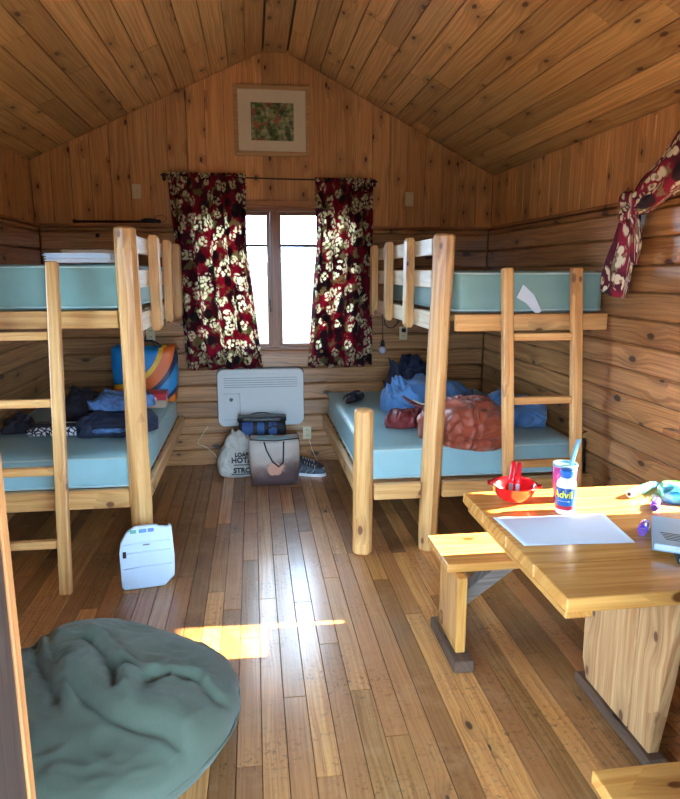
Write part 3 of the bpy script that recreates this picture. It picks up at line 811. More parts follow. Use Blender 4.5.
# ------------------------------------------------------------ back wall things
def curtain(name, label, xt, xb, ztop, zbot, folds, ph, inner, y0=YB-.075):
    """xt/xb = (left,right) at the top and bottom; inner(v) bends the inner edge"""
    t = B(); nu, nv = 150, 60; W = (xt[1]-xt[0])*1.55
    def fn(u, v):
        z = ztop + (zbot-ztop)*v
        xl = xt[0]+(xb[0]-xt[0])*v; xr = xt[1]+(xb[1]-xt[1])*v
        l2, r2 = inner(v, xl, xr)
        x = l2+(r2-l2)*u
        a = .014+.036*min(1, v*3+.25)
        y = y0 + a*math.sin(u*folds*2*PI+ph+.7*math.sin(v*2+u*4)) + .010*math.sin(u*folds*5.1+v*3)
        x += .010*math.sin(u*folds*2*PI*1.0+1.3)*min(1, v*3)
        zz = z + .006*math.sin(u*folds*2*PI+1)*v
        return Vector((x, y, zz))
    t.grid(nu, nv, fn, uv=lambda u, v: (u*W+ph, v*(ztop-zbot)))
    o = t.build(name, M['curtain'], None, .002); o['label'] = label; o['category'] = 'curtain'; o['group'] = 'floral curtains at the back window'
    # stitched header tunnel round the rod
    b = B(); b.grid(nu, 8, lambda u, v: Vector((xt[0]+(xt[1]-xt[0])*u, y0-.013*math.cos(v*PI*1.7)+.002*math.sin(u*120), ztop+.006-.016*math.sin(v*PI*1.7)+.004*math.sin(u*90))), uv=lambda u, v: (u*W+ph, -.03+v*.03))
    b.build('rod_pocket', M['curtain'], o, .002)
    return o
curtain('floral_curtain', 'floral crimson and cream curtain hanging on the left half of the back window', (-.663, -.03), (-.588, .075), 2.475, .885, 4.6, .4,
        lambda v, l, r: (l, -.03+.0*v if v < .35 else -.03+.115*((v-.35)/.65)**1.0))
curtain('floral_curtain', 'floral crimson and cream curtain hanging on the right half of the back window', (.545, 1.035), (.465, 1.03), 2.455, .885, 4.2, 2.1,
        lambda v, l, r: ((.545 if v < .3 else .545-.085*((v-.3)/.7)**1.0), r))
def curtain_rod():
    t = thing('curtain_rod', 'thin dark curtain rod across the top of the back window', 'curtain rod', (.18, YB-.075, 2.47))
    b = B(); b.tube([(-.715, YB-.075, 2.475), (.2, YB-.075, 2.462), (1.075, YB-.075, 2.455)], .006, 8); b.build('rod', M['iron'], t)
    for x, z in ((-.70, 2.475), (1.062, 2.455)):
        b = B(); b.tube([(x, YB+.033, z), (x, YB-.04, z), (x, YB-.07, z-.004)], .007, 6); b.lohi((x-.014, YB+.026, z-.03), (x+.014, YB+.034, z+.03), .002); b.build('rod_bracket', M['iron'], t)
curtain_rod()

def picture():
    t = thing('framed_picture', 'light wood framed botanical print with a cream mat above the back window', 'picture', (.2, YB, 2.65))
    x0, x1, z0, z1 = -.118, .510, 2.655, 3.205; y0, y1 = YB+.004, YB+.034; fw = .035
    b = B()
    def mz(p0, p1, p2, p3): b.prism([p0, p1, p2, p3], y1-y0, Matrix(((1, 0, 0, 0), (0, 0, -1, y1), (0, 1, 0, 0), (0, 0, 0, 1))), .003, 'x')
    i0, i1, j0, j1 = x0+fw, x1-fw, z0+fw, z1-fw
    mz((x0, z0), (x1, z0), (i1, j0), (i0, j0)); mz((i0, j1), (i1, j1), (x1, z1), (x0, z1)); mz((x0, z0), (i0, j0), (i0, j1), (x0, z1)); mz((i1, j0), (x1, z0), (x1, z1), (i1, j1))
    b.build('picture_frame', M['frame'], t)
    b = B(); b.lohi((i0, y0+.008, j0), (i1, y0+.014, j1), 0); b.build('mat', M['mat'], t)
    g = NG('botanical_print'); tcx = g.n('ShaderNodeTexCoord'); v = tcx.outputs['Object']
    a = g.noise(v, 24, 5, .7); c = g.noise(g.vmath('ADD', v, (4, 0, 2)), 15, 3, .6); d = g.voro(v, 30)
    col = g.ramp(a, [(.30, rgb(36, 50, 30)), (.46, rgb(84, 110, 60)), (.56, rgb(150, 158, 112)), (.7, rgb(206, 196, 150))])
    col = g.mix(g.math('MULTIPLY', g.rng(c, .56, .62), .9), col, rgb(176, 88, 76)); col = g.mix(g.math('MULTIPLY', g.rng(d, .12, .2, 1, 0), .6), col, rgb(120, 84, 104))
    g.l(col, g.b.inputs['Base Color']); g.b.inputs['Roughness'].default_value = .6
    b = B(); b.lohi((.023, y0+.004, 2.775), (.375, y0+.0075, 3.07), 0); o = b.build('print', g.m, t)
    o.data.transform(T(0, 0, 0)); o.location.y = 0
    me = B(); me.lohi((.030, y0+.0015, 2.768), (.382, y0+.0078, 3.062), 0)
    me.bm.free()
picture()

def plate(x, z, name, label, kind, y=YB+.034, grp=None):
    w_, h_ = .075, .118
    t = thing(name, label, kind, (x, y, z-h_/2), grp)
    b = B(); b.lohi((x-w_/2, y-.008, z-h_/2), (x+w_/2, y, z+h_/2), .003, seg=2); b.build('cover_plate', M['cream'], t)
    if name == 'light_switch':
        b = B(); b.lohi((x-.006, y-.020, z-.014), (x+.006, y-.0085, z+.012), .002); b.build('toggle', M['cream'], t)
    else:
        for dz in (-.026, .026):
            b = B(); b.lohi((x-.017, y-.011, z+dz-.016), (x+.017, y-.0085, z+dz+.016), .003); r = b.build('socket', M['cream'], t)
            b = B(); b.lohi((x-.009, y-.013, z+dz-.005), (x-.005, y-.0112, z+dz+.007), 0); b.lohi((x+.005, y-.013, z+dz-.005), (x+.009, y-.0112, z+dz+.007), 0); b.build('slot', M['black'], r)
    return t
plate(-.925, 2.355, 'light_switch', 'cream light switch plate on the gable boards left of the window', 'light switch')
plate(1.374, 2.325, 'light_switch', 'cream light switch plate on the gable boards right of the window', 'light switch')
plate(.459, .273, 'power_outlet', 'outlet plate low on the back wall beside the tote bag', 'outlet', YB-.001)
p = plate(1.335, 1.165, 'power_outlet', 'outlet plate with a black plug beneath the right bunk guard rail', 'outlet', YB-.001)
b = B(); b.lohi((1.315, YB-.05, 1.175), (1.350, YB-.0125, 1.208), .006); b.build('plug', M['black'], p)
plate(-.872, 1.185, 'power_outlet', 'outlet plate beneath the left bunk guard rail, above the blue bag', 'outlet', YB-.001)

def heater():
    t = thing('wall_heater', 'white rounded panel heater mounted low on the wall beneath the window', 'heater', (.05, YB, .367))
    x0, x1, z0, z1 = -.322, .425, .372, .872; c = (x0+x1)/2; zc = (z0+z1)/2; y1 = YB-.001
    def rr(w_, h_, r):
        p = []
        for sx, sz, a0 in ((1, 1, 0), (-1, 1, 90), (-1, -1, 180), (1, -1, 270)):
            for k in range(7):
                a = math.radians(a0+15*k); p.append((c+sx*(w_/2-r)+r*math.cos(a), zc+sz*(h_/2-r)+r*math.sin(a)))
        return p
    def pz(w_, h_, r, ya, yb, bev, m, nm):
        b = B(); b.prism(rr(w_, h_, r), yb-ya, Matrix(((1, 0, 0, 0), (0, 0, -1, yb), (0, 1, 0, 0), (0, 0, 0, 1))), bev, seg=2); return b.build(nm, m, t)
    pz(x1-x0+.016, z1-z0+.016, .05, y1-.03, y1, .002, M['black'], 'back_plate')
    pz(x1-x0, z1-z0, .045, y1-.085, y1-.031, .012, M['heater'], 'housing')
    fp = pz(x1-x0-.075, z1-z0-.075, .02, y1-.092, y1-.0855, .003, M['heater'], 'front_panel')
    b = B()
    for k in range(5): b.lohi((x0+.055, y1-.0945, z1-.075-.020*k), (x1-.055, y1-.0925, z1-.071-.020*k), 0)
    b.build('vent_slots', M['heatgr'], fp)
    b = B(); b.lohi((x0+.055, y1-.095, z0+.06), (x0+.18, y1-.0925, z0+.29), .002); b.build('control_cover', M['heater'], t)
    b = B(); b.lathe([(.0, .0), (.016, .0), (.016, .010), (.0, .012)], T(x0+.115, y1-.0955, z0+.24) @ R(90, 'X'), 16); b.build('dial', M['heatgr'], t)
    b = B()
    for dz in (.06, .29): b.lohi((x0+.05, y1-.0945, z0+dz-.002), (x0+.19, y1-.0926, z0+dz+.002), 0)
    b.lohi((x0+.188, y1-.0945, z0+.06), (x0+.191, y1-.0926, z0+.29), 0); b.build('cover_seam', M['heatgr'], t)
heater()
b = B(); b.tube([(-.45, YB-.012, .33), (-.42, YB-.012, .36), (-.47, YB-.014, .29), (-.52, YB-.02, .21), (-.44, YB-.018, .17), (-.38, YB-.03, .12), (-.34, YB-.06, .07), (-.33, YB-.09, .012)], .004, 6)
tag(b.build('power_cord', M['mat']), 'loose pale power cord against the wall beside the white carrier bag', 'string')  # pale power cord lying against the wall
b = B(); b.tube([(.47, YB-.014, .26), (.48, YB-.03, .20), (.50, YB-.02, .12), (.53, YB-.03, .05), (.55, YB-.04, .01)], .003, 6)
tag(b.build('charger_cord', M['mat']), 'thin pale cord hanging from the low outlet behind the shoe', 'cord')

def hanging_light():
    t = thing('hanging_lamp', 'small clear bulb lamp dangling on a black cord under the right guard rail', 'lamp', (1.122, 5.6, 1.03))
    b = B(); b.tube([(1.115, 5.6, 1.35), (1.119, 5.6, 1.26), (1.122, 5.6, 1.19), (1.122, 5.6, 1.10)], .004, 6); b.build('cord', M['black'], t)
    b = B(); b.lathe([(.0, .05), (.012, .05), (.018, .03), (.022, 0), (.0, -.001)], T(1.122, 5.6, 1.065), 16); b.build('socket', M['black'], t)
    b = B(); b.lathe([(.0, -.052), (.016, -.05), (.030, -.035), (.036, -.012), (.030, .006), (.018, .016), (.0, .018)], T(1.122, 5.6, 1.045), 20); b.build('bulb', M['bulb'], t)
hanging_light()
b = B(); pts = [(1.12, 5.62, 1.352)]
for i in range(20):
    a = i/19*2*PI*1.5; pts.append((1.20+.06*math.cos(a+2), 5.63, 1.28+.06*math.sin(a+2)-.0*i))
pts += [(1.30, YB-.07, 1.30), (1.345, YB-.055, 1.26), (1.336, YB-.056, 1.215)]
b.tube(pts, .005, 6); tag(b.build('lamp_cord', M['black']), 'looped black lamp cord running to the outlet under the right bunk', 'cord')
b = B(); pts = [(-1.30+.62*i/14, 5.60, 1.33-.04*math.sin(PI*i/14)+.006*math.sin(i*1.9)) for i in range(15)]
b.tube(pts, .006, 6); b.tube([(-.72, 5.6, 1.33), (-.80, 5.6, 1.27), (-.95, 5.62, 1.29)], .008, 6)
tag(b.build('black_cable', M['black']), 'black cable sagging beneath the upper left bunk', 'cable')

def poles():
    t = thing('trekking_pole', 'dark trekking pole lying on the ledge above the left bunk', 'trekking pole', (-1.09, YB-.04, ZL+.023)); z = ZL+.023+.016; y = YB-.005
    b = B(); b.tube([(-1.40, y, z), (-1.0, y, z+.002), (-.78, y, z+.003)], .0095, 10); b.build('shaft', M['iron'], t)
    b = B(); b.tube([(-1.44, y, z+.0), (-1.43, y, z+.003), (-1.40, y, z)], .015, 10, radii=[.012, .016, .011]); b.build('pole_tip', M['black'], t)
    b = B(); b.tube([(-.90, y, z+.012), (-.86, y, z+.018), (-.80, y, z+.012), (-.74, y, z+.005)], .014, 10, radii=[.010, .015, .017, .013]); b.build('grip', M['black'], t)
    b = B(); b.tube([(-.80, y, z+.014), (-.77, y, z+.05), (-.72, y, z+.058), (-.69, y, z+.03), (-.71, y, z+.004), (-.76, y, z-.008)], .004, 6, flat=.6); b.build('wrist_strap', M['black'], t)
poles()
b = B(); b.lathe([(0, 0), (.018, 0), (.02, .01), (.012, .035), (0, .04)], T(-1.25, YB-.0, 2.0) @ R(90, 'X'), 12); tag(b.build('coat_peg', M['iron']), 'short dark peg on the wall beneath the trekking pole', 'peg')

# floor under the heater: bags and shoe
def text_mesh(body, size, mt, mat, parent, name='lettering', ext=.0008, bold=.0):
    cu = bpy.data.curves.new(name, 'FONT'); cu.body = body; cu.size = size; cu.extrude = ext; cu.offset = bold; cu.align_x = 'CENTER'; cu.resolution_u = 3
    o = bpy.data.objects.new(name, cu); COL.objects.link(o); bpy.context.view_layer.update()
    me = bpy.data.meshes.new_from_object(o); bpy.data.objects.remove(o)
    me.transform(mt); me.materials.clear(); me.materials.append(mat)
    o2 = bpy.data.objects.new(name, me); COL.objects.link(o2)
    o2.parent = parent; bpy.context.view_layer.update(); o2.matrix_parent_inverse = parent.matrix_world.inverted()
    return o2
def carrier():
    t = thing('carrier_bag', 'white plastic carrier bag with dark lettering, on the floor left of the tote', 'bag', (-.17, 5.38, 0))
    def fn(p):
        q = Vector((p.x*9, p.y*9, p.z*7)); e = Vector((noise.noise(q), noise.noise(q+Vector((5, 0, 0)))*.3, noise.noise(q+Vector((0, 5, 0)))*.6))*.03
        k = max(0, p.z)/.14
        return e + Vector((-p.x*.45*k*k+.02*k, -p.y*.4*k*k, 0))
    b = B(); b.rbox((.35, .22, .29), .06, T(-.16, 5.40, .147), 14, fn); b.build('bag_body', M['bagw'], t)
    heap('bag_top', (-.14, 5.40, .24), (.12, .08, .12), 77, M['bagw'], t, amp=.5, crease=.14, ridge=16)
    mt = R(90, 'X')
    for body, s, z, x in (('LOAF', .045, .200, -.125), ('HOTA', .062, .148, -.122), ('STRO', .058, .062, -.122)):
        text_mesh(body, s, T(x, 5.266, z) @ mt, M['ink'], t, ext=.004, bold=.0022)
    b = B(); b.lohi((-.19, 5.262, .125), (-.06, 5.27, .131), 0); b.lohi((-.21, 5.262, .045), (-.04, 5.27, .050), 0); b.build('printed_rule', M['ink'], t)
carrier()
def cooler_bag():
    t = thing('cooler_bag', 'blue and black insulated bag standing behind the printed tote', 'bag', (.055, 5.47, 0))
    m = stripes('blue_black_cloth', [(0, rgb(26, 28, 40)), (.12, rgb(40, 80, 140)), (.36, rgb(20, 22, 34)), (.46, rgb(52, 100, 164)), (.62, rgb(20, 22, 34)), (.72, rgb(44, 86, 150)), (.9, rgb(20, 22, 34))], coord=0, lo=-.16, hi=.21, rough=.6)
    b = B(); b.rbox((.40, .16, .46), .02, T(.055, 5.47, .232), 8, wrinkle(4, .006, (8, 8, 8))); b.build('bag_body', m, t)
    b = B(); b.rbox((.41, .17, .045), .015, T(.055, 5.47, .478), 6, wrinkle(6, .01, (12, 9, 9))); b.build('top_band', M['black'], t)
    for s in (-1, 1):
        b = B(); b.tube([(-.06, 5.47+s*.09, .44), (-.05, 5.47+s*.092, .49), (.02, 5.47+s*.085, .505), (.08, 5.47+s*.085, .505), (.13, 5.47+s*.092, .49), (.14, 5.47+s*.09, .44)], .012, 6, flat=.35); b.build('handle', M['black'], t)
cooler_bag()
def tote():
    x, y = .145, 5.17
    t = thing('tote_bag', 'pale printed tote bag with black straps, frontmost of the bags beneath the heater', 'bag', (x, y, 0))
    g = NG('printed_tote_cloth'); tcx = g.n('ShaderNodeTexCoord'); v = tcx.outputs['Object']; s = g.n('ShaderNodeSeparateXYZ'); g.l(v, s.inputs[0])
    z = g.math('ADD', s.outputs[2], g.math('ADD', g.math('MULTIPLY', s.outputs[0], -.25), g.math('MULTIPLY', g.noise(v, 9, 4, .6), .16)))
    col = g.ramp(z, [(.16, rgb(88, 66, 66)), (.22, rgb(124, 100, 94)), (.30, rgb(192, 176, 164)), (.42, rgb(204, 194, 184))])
    # print: a pale tan star-like figure low centre
    dn = g.n('ShaderNodeVectorMath', operation='DISTANCE'); g.l(g.vmath('MULTIPLY', v, (1, 0, 1.2)), dn.inputs[0]); dn.inputs[1].default_value = (.0, 0, .17)
    f = g.rng(g.math('ADD', dn.outputs['Value'], g.math('MULTIPLY', g.noise(v, 22, 3, .7), .10)), .112, .124, 1, 0)
    col = g.mix(f, col, rgb(216, 160, 136))
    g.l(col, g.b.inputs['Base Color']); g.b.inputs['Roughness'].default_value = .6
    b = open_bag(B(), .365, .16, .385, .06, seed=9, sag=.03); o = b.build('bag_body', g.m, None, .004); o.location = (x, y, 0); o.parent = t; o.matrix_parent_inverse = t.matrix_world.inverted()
    b = B(); b.tube([(x-.195, y-.086, .387), (x, y-.098, .376), (x+.195, y-.086, .387), (x+.19, y+.083, .39), (x, y+.09, .378), (x-.19, y+.083, .39)], .005, 6, True); b.build('rim_binding', M['black'], t)
    # front strap drooping over the face
    b = B(); b.tube([(x-.085, y-.098, .37), (x-.065, y-.112, .30), (x-.02, y-.118, .21), (x+.03, y-.122, .165), (x+.065, y-.12, .20), (x+.07, y-.112, .29), (x+.072, y-.098, .37)], .012, 6, flat=.6); b.build('strap', M['black'], t)
    b = B(); b.tube([(x-.06, y+.094, .37), (x-.055, y+.08, .43), (x, y+.05, .465), (x+.05, y+.08, .43), (x+.055, y+.094, .37)], .012, 6, flat=.6); b.build('strap', M['black'], t)
    b = B(); b.rbox((.31, .10, .06), .02, T(x, y, .355), 8, wrinkle(12, .02, (14, 12, 12))); b.build('pale_lining', M['vinyl'], t)
tote()
def shoe(xy, rz, label, z=0):
    t = thing('trail_shoe', label, 'shoe', (xy[0], xy[1], z), 'trail shoes beside the tote', rz)
    mt = t.matrix_world.copy()
    def sole_poly(k=1.0):
        p = []
        for i in range(28):
            a = 2*PI*i/28; x = .150*math.cos(a); wdt = .048 if x > -.02 else .040; p.append((x*k, wdt*math.sin(a)*(1 if abs(x) < .12 else 1)*k))
        return p
    b = B(); b.prism(sole_poly(), .026, mt, .006, seg=2); b.build('sole', M['white'], t)
    b = B(); bm = b.bm; rows = []
    N, K = 28, 10
    for j in range(K+1):
        v = j/K; row = []
        for i in range(N):
            a = 2*PI*i/N; x0 = .142*math.cos(a); y0 = (.046 if x0 > -.02 else .038)*math.sin(a)
            top = .045+.055*max(0, min(1, (.10-x0)/.16))   # height profile: low toe, high ankle
            z = .026+(top)*math.sin(v*PI/2); sh = 1-.45*v**2
            xx = (x0+.0)*(1-.42*v**2)-.035*v**2; yy = y0*sh
            p = Vector((xx, yy, z)); nv = bm.verts.new(mt @ p); nv[b.wc] = p; row.append(nv)
        rows.append(row)
    for r0, r1 in zip(rows, rows[1:]):
        for i in range(N): f = bm.faces.new((r0[i], r0[(i+1) % N], r1[(i+1) % N], r1[i])); f.smooth = True
    b.build('upper', M['shoe'], t, .004)
    b = B()
    for k in range(5):
        x = .055-.022*k; z = .088+.007*k
        b.tube([mt @ Vector((x, -.026, z-.01)), mt @ Vector((x-.004, 0, z+.003)), mt @ Vector((x-.012, .026, z-.006))], .0032, 6)
    b.build('laces', M['white'], t)
    for k, x in enumerate((-.06, .0, .05)):
        for s in (-1, 1):
            if s > 0 and k == 1: continue
            b = B(); b.tube([mt @ Vector((x-.02, s*.046, .03)), mt @ Vector((x, s*.043, .055)), mt @ Vector((x+.014, s*.033, .085))], .006, 6, flat=.4); b.build('side_stripe', M['metal'], t)
M['shoe'] = plain('grey_mesh_fabric', rgb(76, 86, 98), .8, nscale=90, namp=.5)
shoe((.44, 5.32), math.radians(-18), 'grey trail shoe with pale laces in front, right of the tote')
shoe((.44, 5.47), math.radians(-8), 'darker trail shoe behind the front one, close to the back wall')

# white jug leaning on the left post
def jug():
    t = thing('water_container', 'pale blue-white flat plastic container with clipped corners, leaning on the left bunk post', 'container', (-.6, 3.40, 0), rz=math.radians(10))
    lean = R(-14, 'X'); mt = T(-.602, 3.405, .006) @ R(11, 'Z') @ lean
    P = [(-.125, .0), (.085, .0), (.142, .05), (.146, .16), (.140, .325), (.128, .335), (.118, .31), (.085, .315), (.06, .338), (-.055, .338), (-.10, .312), (-.135, .255), (-.143, .20), (-.140, .02)]
    b = B(); b.prism(P, .055, mt @ Matrix(((1, 0, 0, 0), (0, 0, -1, .055), (0, 1, 0, 0), (0, 0, 0, 1))), .008, seg=3); b.build('container_body', M['jug'], t)
    for z in (.115, .195, .245):
        b = B(); b.tube([mt @ Vector((-.125, -.001, z)), mt @ Vector((0, -.003, z+.004)), mt @ Vector((.128, -.001, z+.002))], .0026, 6); b.build('moulded_rib', M['jug'], t)
    b = B(); b.lohi((-.008, 0, -.0), (.010, .004, .034), 0); b.bm.transform(mt @ T(-.118, -.005, .175)); b.build('level_slot', M['dark'], t)
    for k, (x, c) in enumerate(((-.065, rgb(60, 150, 130)), (-.015, rgb(60, 130, 190)), (.028, rgb(76, 110, 190)))):
        m = plain('printed_patch_colour', c, .4); b = B(); b.box((.032 if k != 1 else .04, .004, .020), mt @ T(x, -.004, .312), .002); b.build('printed_patch', m, t)
    b = B(); b.box((.035, .003, .008), mt @ T(.0, -.003, .235), .001); b.build('printed_patch', M['heatgr'], t)
jug()

# ------------------------------------------------------------ bean bag
def beanbag():
    cx, cy = -.66, 2.23; rx, ry, hh = .575, .545, .27
    def crease(x, y, pts, w_, side):
        """signed step across a polyline"""
        best = 9; sd = 0
        for (a, c) in zip(pts, pts[1:]):
            ax, ay = a; bx, by = c; dx, dy = bx-ax, by-ay; L2 = dx*dx+dy*dy; t_ = max(0, min(1, ((x-ax)*dx+(y-ay)*dy)/L2))
            px, py = ax+dx*t_, ay+dy*t_; d = math.hypot(x-px, y-py)
            if d < best: best = d; sd = (dx*(y-ay)-dy*(x-ax))/math.sqrt(L2)
        return best, sd
    C1 = [(-.86, 2.56), (-.81, 2.40), (-.70, 2.18), (-.60, 2.07), (-.50, 1.985), (-.42, 1.95), (-.31, 1.925), (-.22, 1.86), (-.13, 1.86)]
    C2 = [(-.66, 2.42), (-.58, 2.30), (-.525, 2.20), (-.50, 2.10)]
    C3 = [(-.41, 2.14), (-.32, 2.18), (-.24, 2.18), (-.17, 2.10), (-.10, 2.10)]
    C4 = [(-.90, 2.52), (-.84, 2.36), (-.76, 2.22), (-.70, 2.10)]
    C5 = [(-.53, 2.22), (-.46, 2.19), (-.39, 2.15)]
    b = B(); bm = b.bm; rows = []; N, K = 220, 90
    for j in range(K+1):
        v = j/K; row = []
        for i in range(N):
            a = 2*PI*i/N; ph = v*PI*.72; rad = math.sin(ph) if ph < PI/2 else 1-.16*((ph-PI/2)/(PI*.22))**2
            zz = math.cos(ph)
            kk = 1+.05*noise.noise(Vector((math.cos(a)*1.6, math.sin(a)*1.6, 3)))-.17*math.exp(-((a-2.25)/.5)**2)-.085*math.exp(-((a-.95)/.45)**2)
            x = cx+rx*math.cos(a)*rad*kk; y = cy+ry*math.sin(a)*rad*kk
            if ph < PI/2: z = .11+(hh-.11)*zz**.75
            else: z = .11*(1-((ph-PI/2)/(PI*.22)))**1
            up = max(0, zz) if ph < PI/2 else 0; m = min(1, up*2.2)
            d, s = crease(x, y, C1, .1, 1)
            z += m*(.055*(1/(1+math.exp(-s/.018)))*math.exp(-(max(0, s)/.28)**2) - .035*math.exp(-(d/.018)**2))
            for Cx, A, wd in ((C2, .035, .035), (C3, .022, .03), (C4, .03, .03), (C5, .015, .02)):
                d, s = crease(x, y, Cx, .1, 1); z += m*A*1.25*(math.exp(-((s-.035)/wd)**2*1.0)*math.exp(-(d/.09)**2) - .9*math.exp(-(d/(wd*.6))**2))
            z += m*.020*noise.noise(Vector((x*5, y*5, 1)))+m*.006*(1-abs(noise.noise(Vector((x*11, y*16, 7))))*3)
            # side wrinkles
            if up < .35: 
                w_ = .010*noise.noise(Vector((a*7, z*6, 2))); x += math.cos(a)*w_; y += math.sin(a)*w_
            p = Vector((x, y, max(0.002, z) if j < K else .002)); nv = bm.verts.new(p); nv[b.wc] = p; row.append(nv)
        rows.append(row)
    for r0, r1 in zip(rows, rows[1:]):
        for i in range(N): f = bm.faces.new((r0[i], r1[i], r1[(i+1) % N], r0[(i+1) % N])); f.smooth = True
    bm.faces.new(rows[-1]); bmesh.ops.remove_doubles(bm, verts=bm.verts, dist=1e-5)
    o = b.build('bean_bag', M['beanbag'], None, normals=True)
    tag(o, 'large dark green canvas bean bag slumped on the floor by the doorway', 'bean bag')
    b = B(); pts = []
    for i in range(60):
        a = 2*PI*i/60; kk = 1+.05*noise.noise(Vector((math.cos(a)*1.6, math.sin(a)*1.6, 3)))-.17*math.exp(-((a-2.25)/.5)**2)-.085*math.exp(-((a-.95)/.45)**2); pts.append((cx+rx*1.003*math.cos(a)*kk, cy+ry*1.003*math.sin(a)*kk, .108+.006*math.sin(a*5)))
    b.tube(pts, .005, 6, True); b.build('piped_seam', M['beanbag'], o)
beanbag()

# ------------------------------------------------------------ table and benches
def table():
    t = thing('picnic_table', 'varnished pine plank table on a trestle leg against the right wall', 'table', (1.48, 2.15, 0))
    zt = .75; th = .048; ys = [1.672, 1.905, 2.14, 2.38, 2.635]; xl = [.902, .899, .897, .896]
    for k in range(4):
        b = B(); b.lohi((xl[k], ys[k]+.0015, zt-th), (XR-.012, ys[k+1]-.0015, zt), .005, 'x', tone=.4+.1*k, seg=2); b.build('tabletop_plank', M['table'], t)
    b = B(); b.lohi((.908, 1.69, zt-th-.03), (1.00, 2.60, zt-th-.001), .006, 'y'); b.build('batten', M['table'], t)
    b = B(); b.lohi((1.60, 1.76, zt-th-.038), (1.69, 2.56, zt-th-.001), .006, 'y'); b.build('batten', M['table'], t)
    # trestle of two wide boards, flared at the top
    mt = Matrix(((0, 0, 1, 1.33), (1, 0, 0, 0), (0, 1, 0, 0), (0, 0, 0, 1)))
    z1 = zt-th-.001; z0 = .046
    b = B(); b.prism([(1.955, z1), (1.965, z0), (1.835, z0), (1.79, .35), (1.75, z1)], .042, mt, .004, 'y'); b.build('trestle_board', M['trestle'], t)
    b = B(); b.prism([(1.963, z1), (1.973, z0), (2.27, z0), (2.31, .12), (2.325, z1)], .042, mt, .004, 'y'); b.build('trestle_board', M['trestle'], t)
    b = B(); b.lohi((1.31, 1.80, .0), (1.39, 2.33, .045), .008, 'y'); b.build('foot', M['darkfoot'], t)
    b = B(); b.lohi((1.95, 1.80, .0), (1.995, 2.45, z1), .005, 'z'); b.build('trestle_board', M['trestle'], t)
    b = B(); b.lohi((1.373, 2.05, .30), (1.949, 2.16, .40), .006, 'x'); b.build('stretcher', M['trestle'], t)
table()
def bench(y0, y1, label, x0=.812, x1=2.03):
    t = thing('bench', label, 'bench', ((x0+x1)/2, (y0+y1)/2, 0), 'pine benches at the table')
    zt = .45; th = .04; ym = (y0+y1)/2
    b = B(); b.lohi((x0, y0, zt-th), (x1, y1, zt), .005, 'x', seg=2); b.build('seat', M['table'], t)
    for x, sg in ((x0+.032, 1), (x1-.08, -1)):
        b = B(); b.lohi((x, ym-.22, .056), (x+.045, ym+.05, zt-th-.001), .005, 'z'); lg = b.build('leg', M['table'], t)
        b = B(); b.lohi((x-.025, y0-.12, 0), (x+.065, y1-.06, .055), .006, 'y'); b.build('foot', M['darkfoot'] , lg)
        xa = x+.046 if sg > 0 else x; xb = xa+sg*.27
        p0, p1 = Vector((xa+sg*.004, ym, .205)), Vector((xb, ym, zt-th-.012)); d = p1-p0; ang = math.atan2(d.z, d.x)
        b = B(); b.prism([(0, .135), (sg*0.0, .215), (sg*.26, zt-th-.002), (sg*.37, zt-th-.002)], .07, T(xa+sg*.001, ym+.035, 0) @ Matrix(((1, 0, 0, 0), (0, 0, -1, 0), (0, 1, 0, 0), (0, 0, 0, 1))), .003, 'x'); b.build('brace', M['greywood'], t)
    return t
bench(2.555, 2.885, 'pine bench on the far side of the table, its end lit by the sun')
bench(1.03, 1.355, 'pine bench on the near side of the table, at the bottom right corner', .83)

# ------------------------------------------------------------ things on the table
ZT = .7505
def bowl():
    t = thing('red_bowl', 'glossy red plastic bowl on the far corner of the table', 'bowl', (1.075, 2.505, ZT))
    b = B(); pr_ = [(x*.88, z*.88) for x, z in ((0, .001), (.045, .001), (.072, .015), (.094, .045), (.107, .08), (.112, .083), (.112, .087), (.103, .084), (.089, .048), (.067, .02), (.04, .008), (0, .007))]
    b.lathe(pr_, T(1.075, 2.505, ZT), 40); b.build('bowl_body', M['red'], t)
    for a in (160, -25):
        r_ = math.radians(a); b = B(); b.box((.018, .05, .006), T(1.075+.102*math.cos(r_), 2.505+.102*math.sin(r_), ZT+.073) @ R(a, 'Z'), .004, 2); b.build('grip', M['red'], t)
bowl()
def knife(base, top, label, mh, name='table_knife', r=.011):
    t = thing(name, label, 'utensil', base, 'utensils standing in the dishes')
    p0, p1 = Vector(base), Vector(top); q = (p1-p0).to_track_quat('Z', 'Y').to_matrix().to_4x4(); mt = Matrix.Translation(p0) @ q; L = (p1-p0).length
    b = B(); b.rbox((r*2, r*1.1, L*.6), r*.5, mt @ T(0, 0, L*.7), 6); b.build('handle', mh, t)
    b = B(); b.prism([(-r*.8, 0), (-r*.3, -L*.0), (r*.5, L*.05), (r*.8, L*.42), (-r*.8, L*.42)], .0016, mt @ Matrix(((1, 0, 0, 0), (0, 0, -1, 0), (0, 1, 0, 0), (0, 0, 0, 1)))); b.build('blade', M['metal'], t)
knife((1.048, 2.49, ZT+.018), (1.080, 2.53, ZT+.166), 'red-handled knife standing in the red bowl, leftmost', M['red'], r=.012)
knife((1.074, 2.475, ZT+.020), (1.104, 2.525, ZT+.160), 'red-handled fork standing in the red bowl, right beside the other', M['red'], 'table_fork', .011)
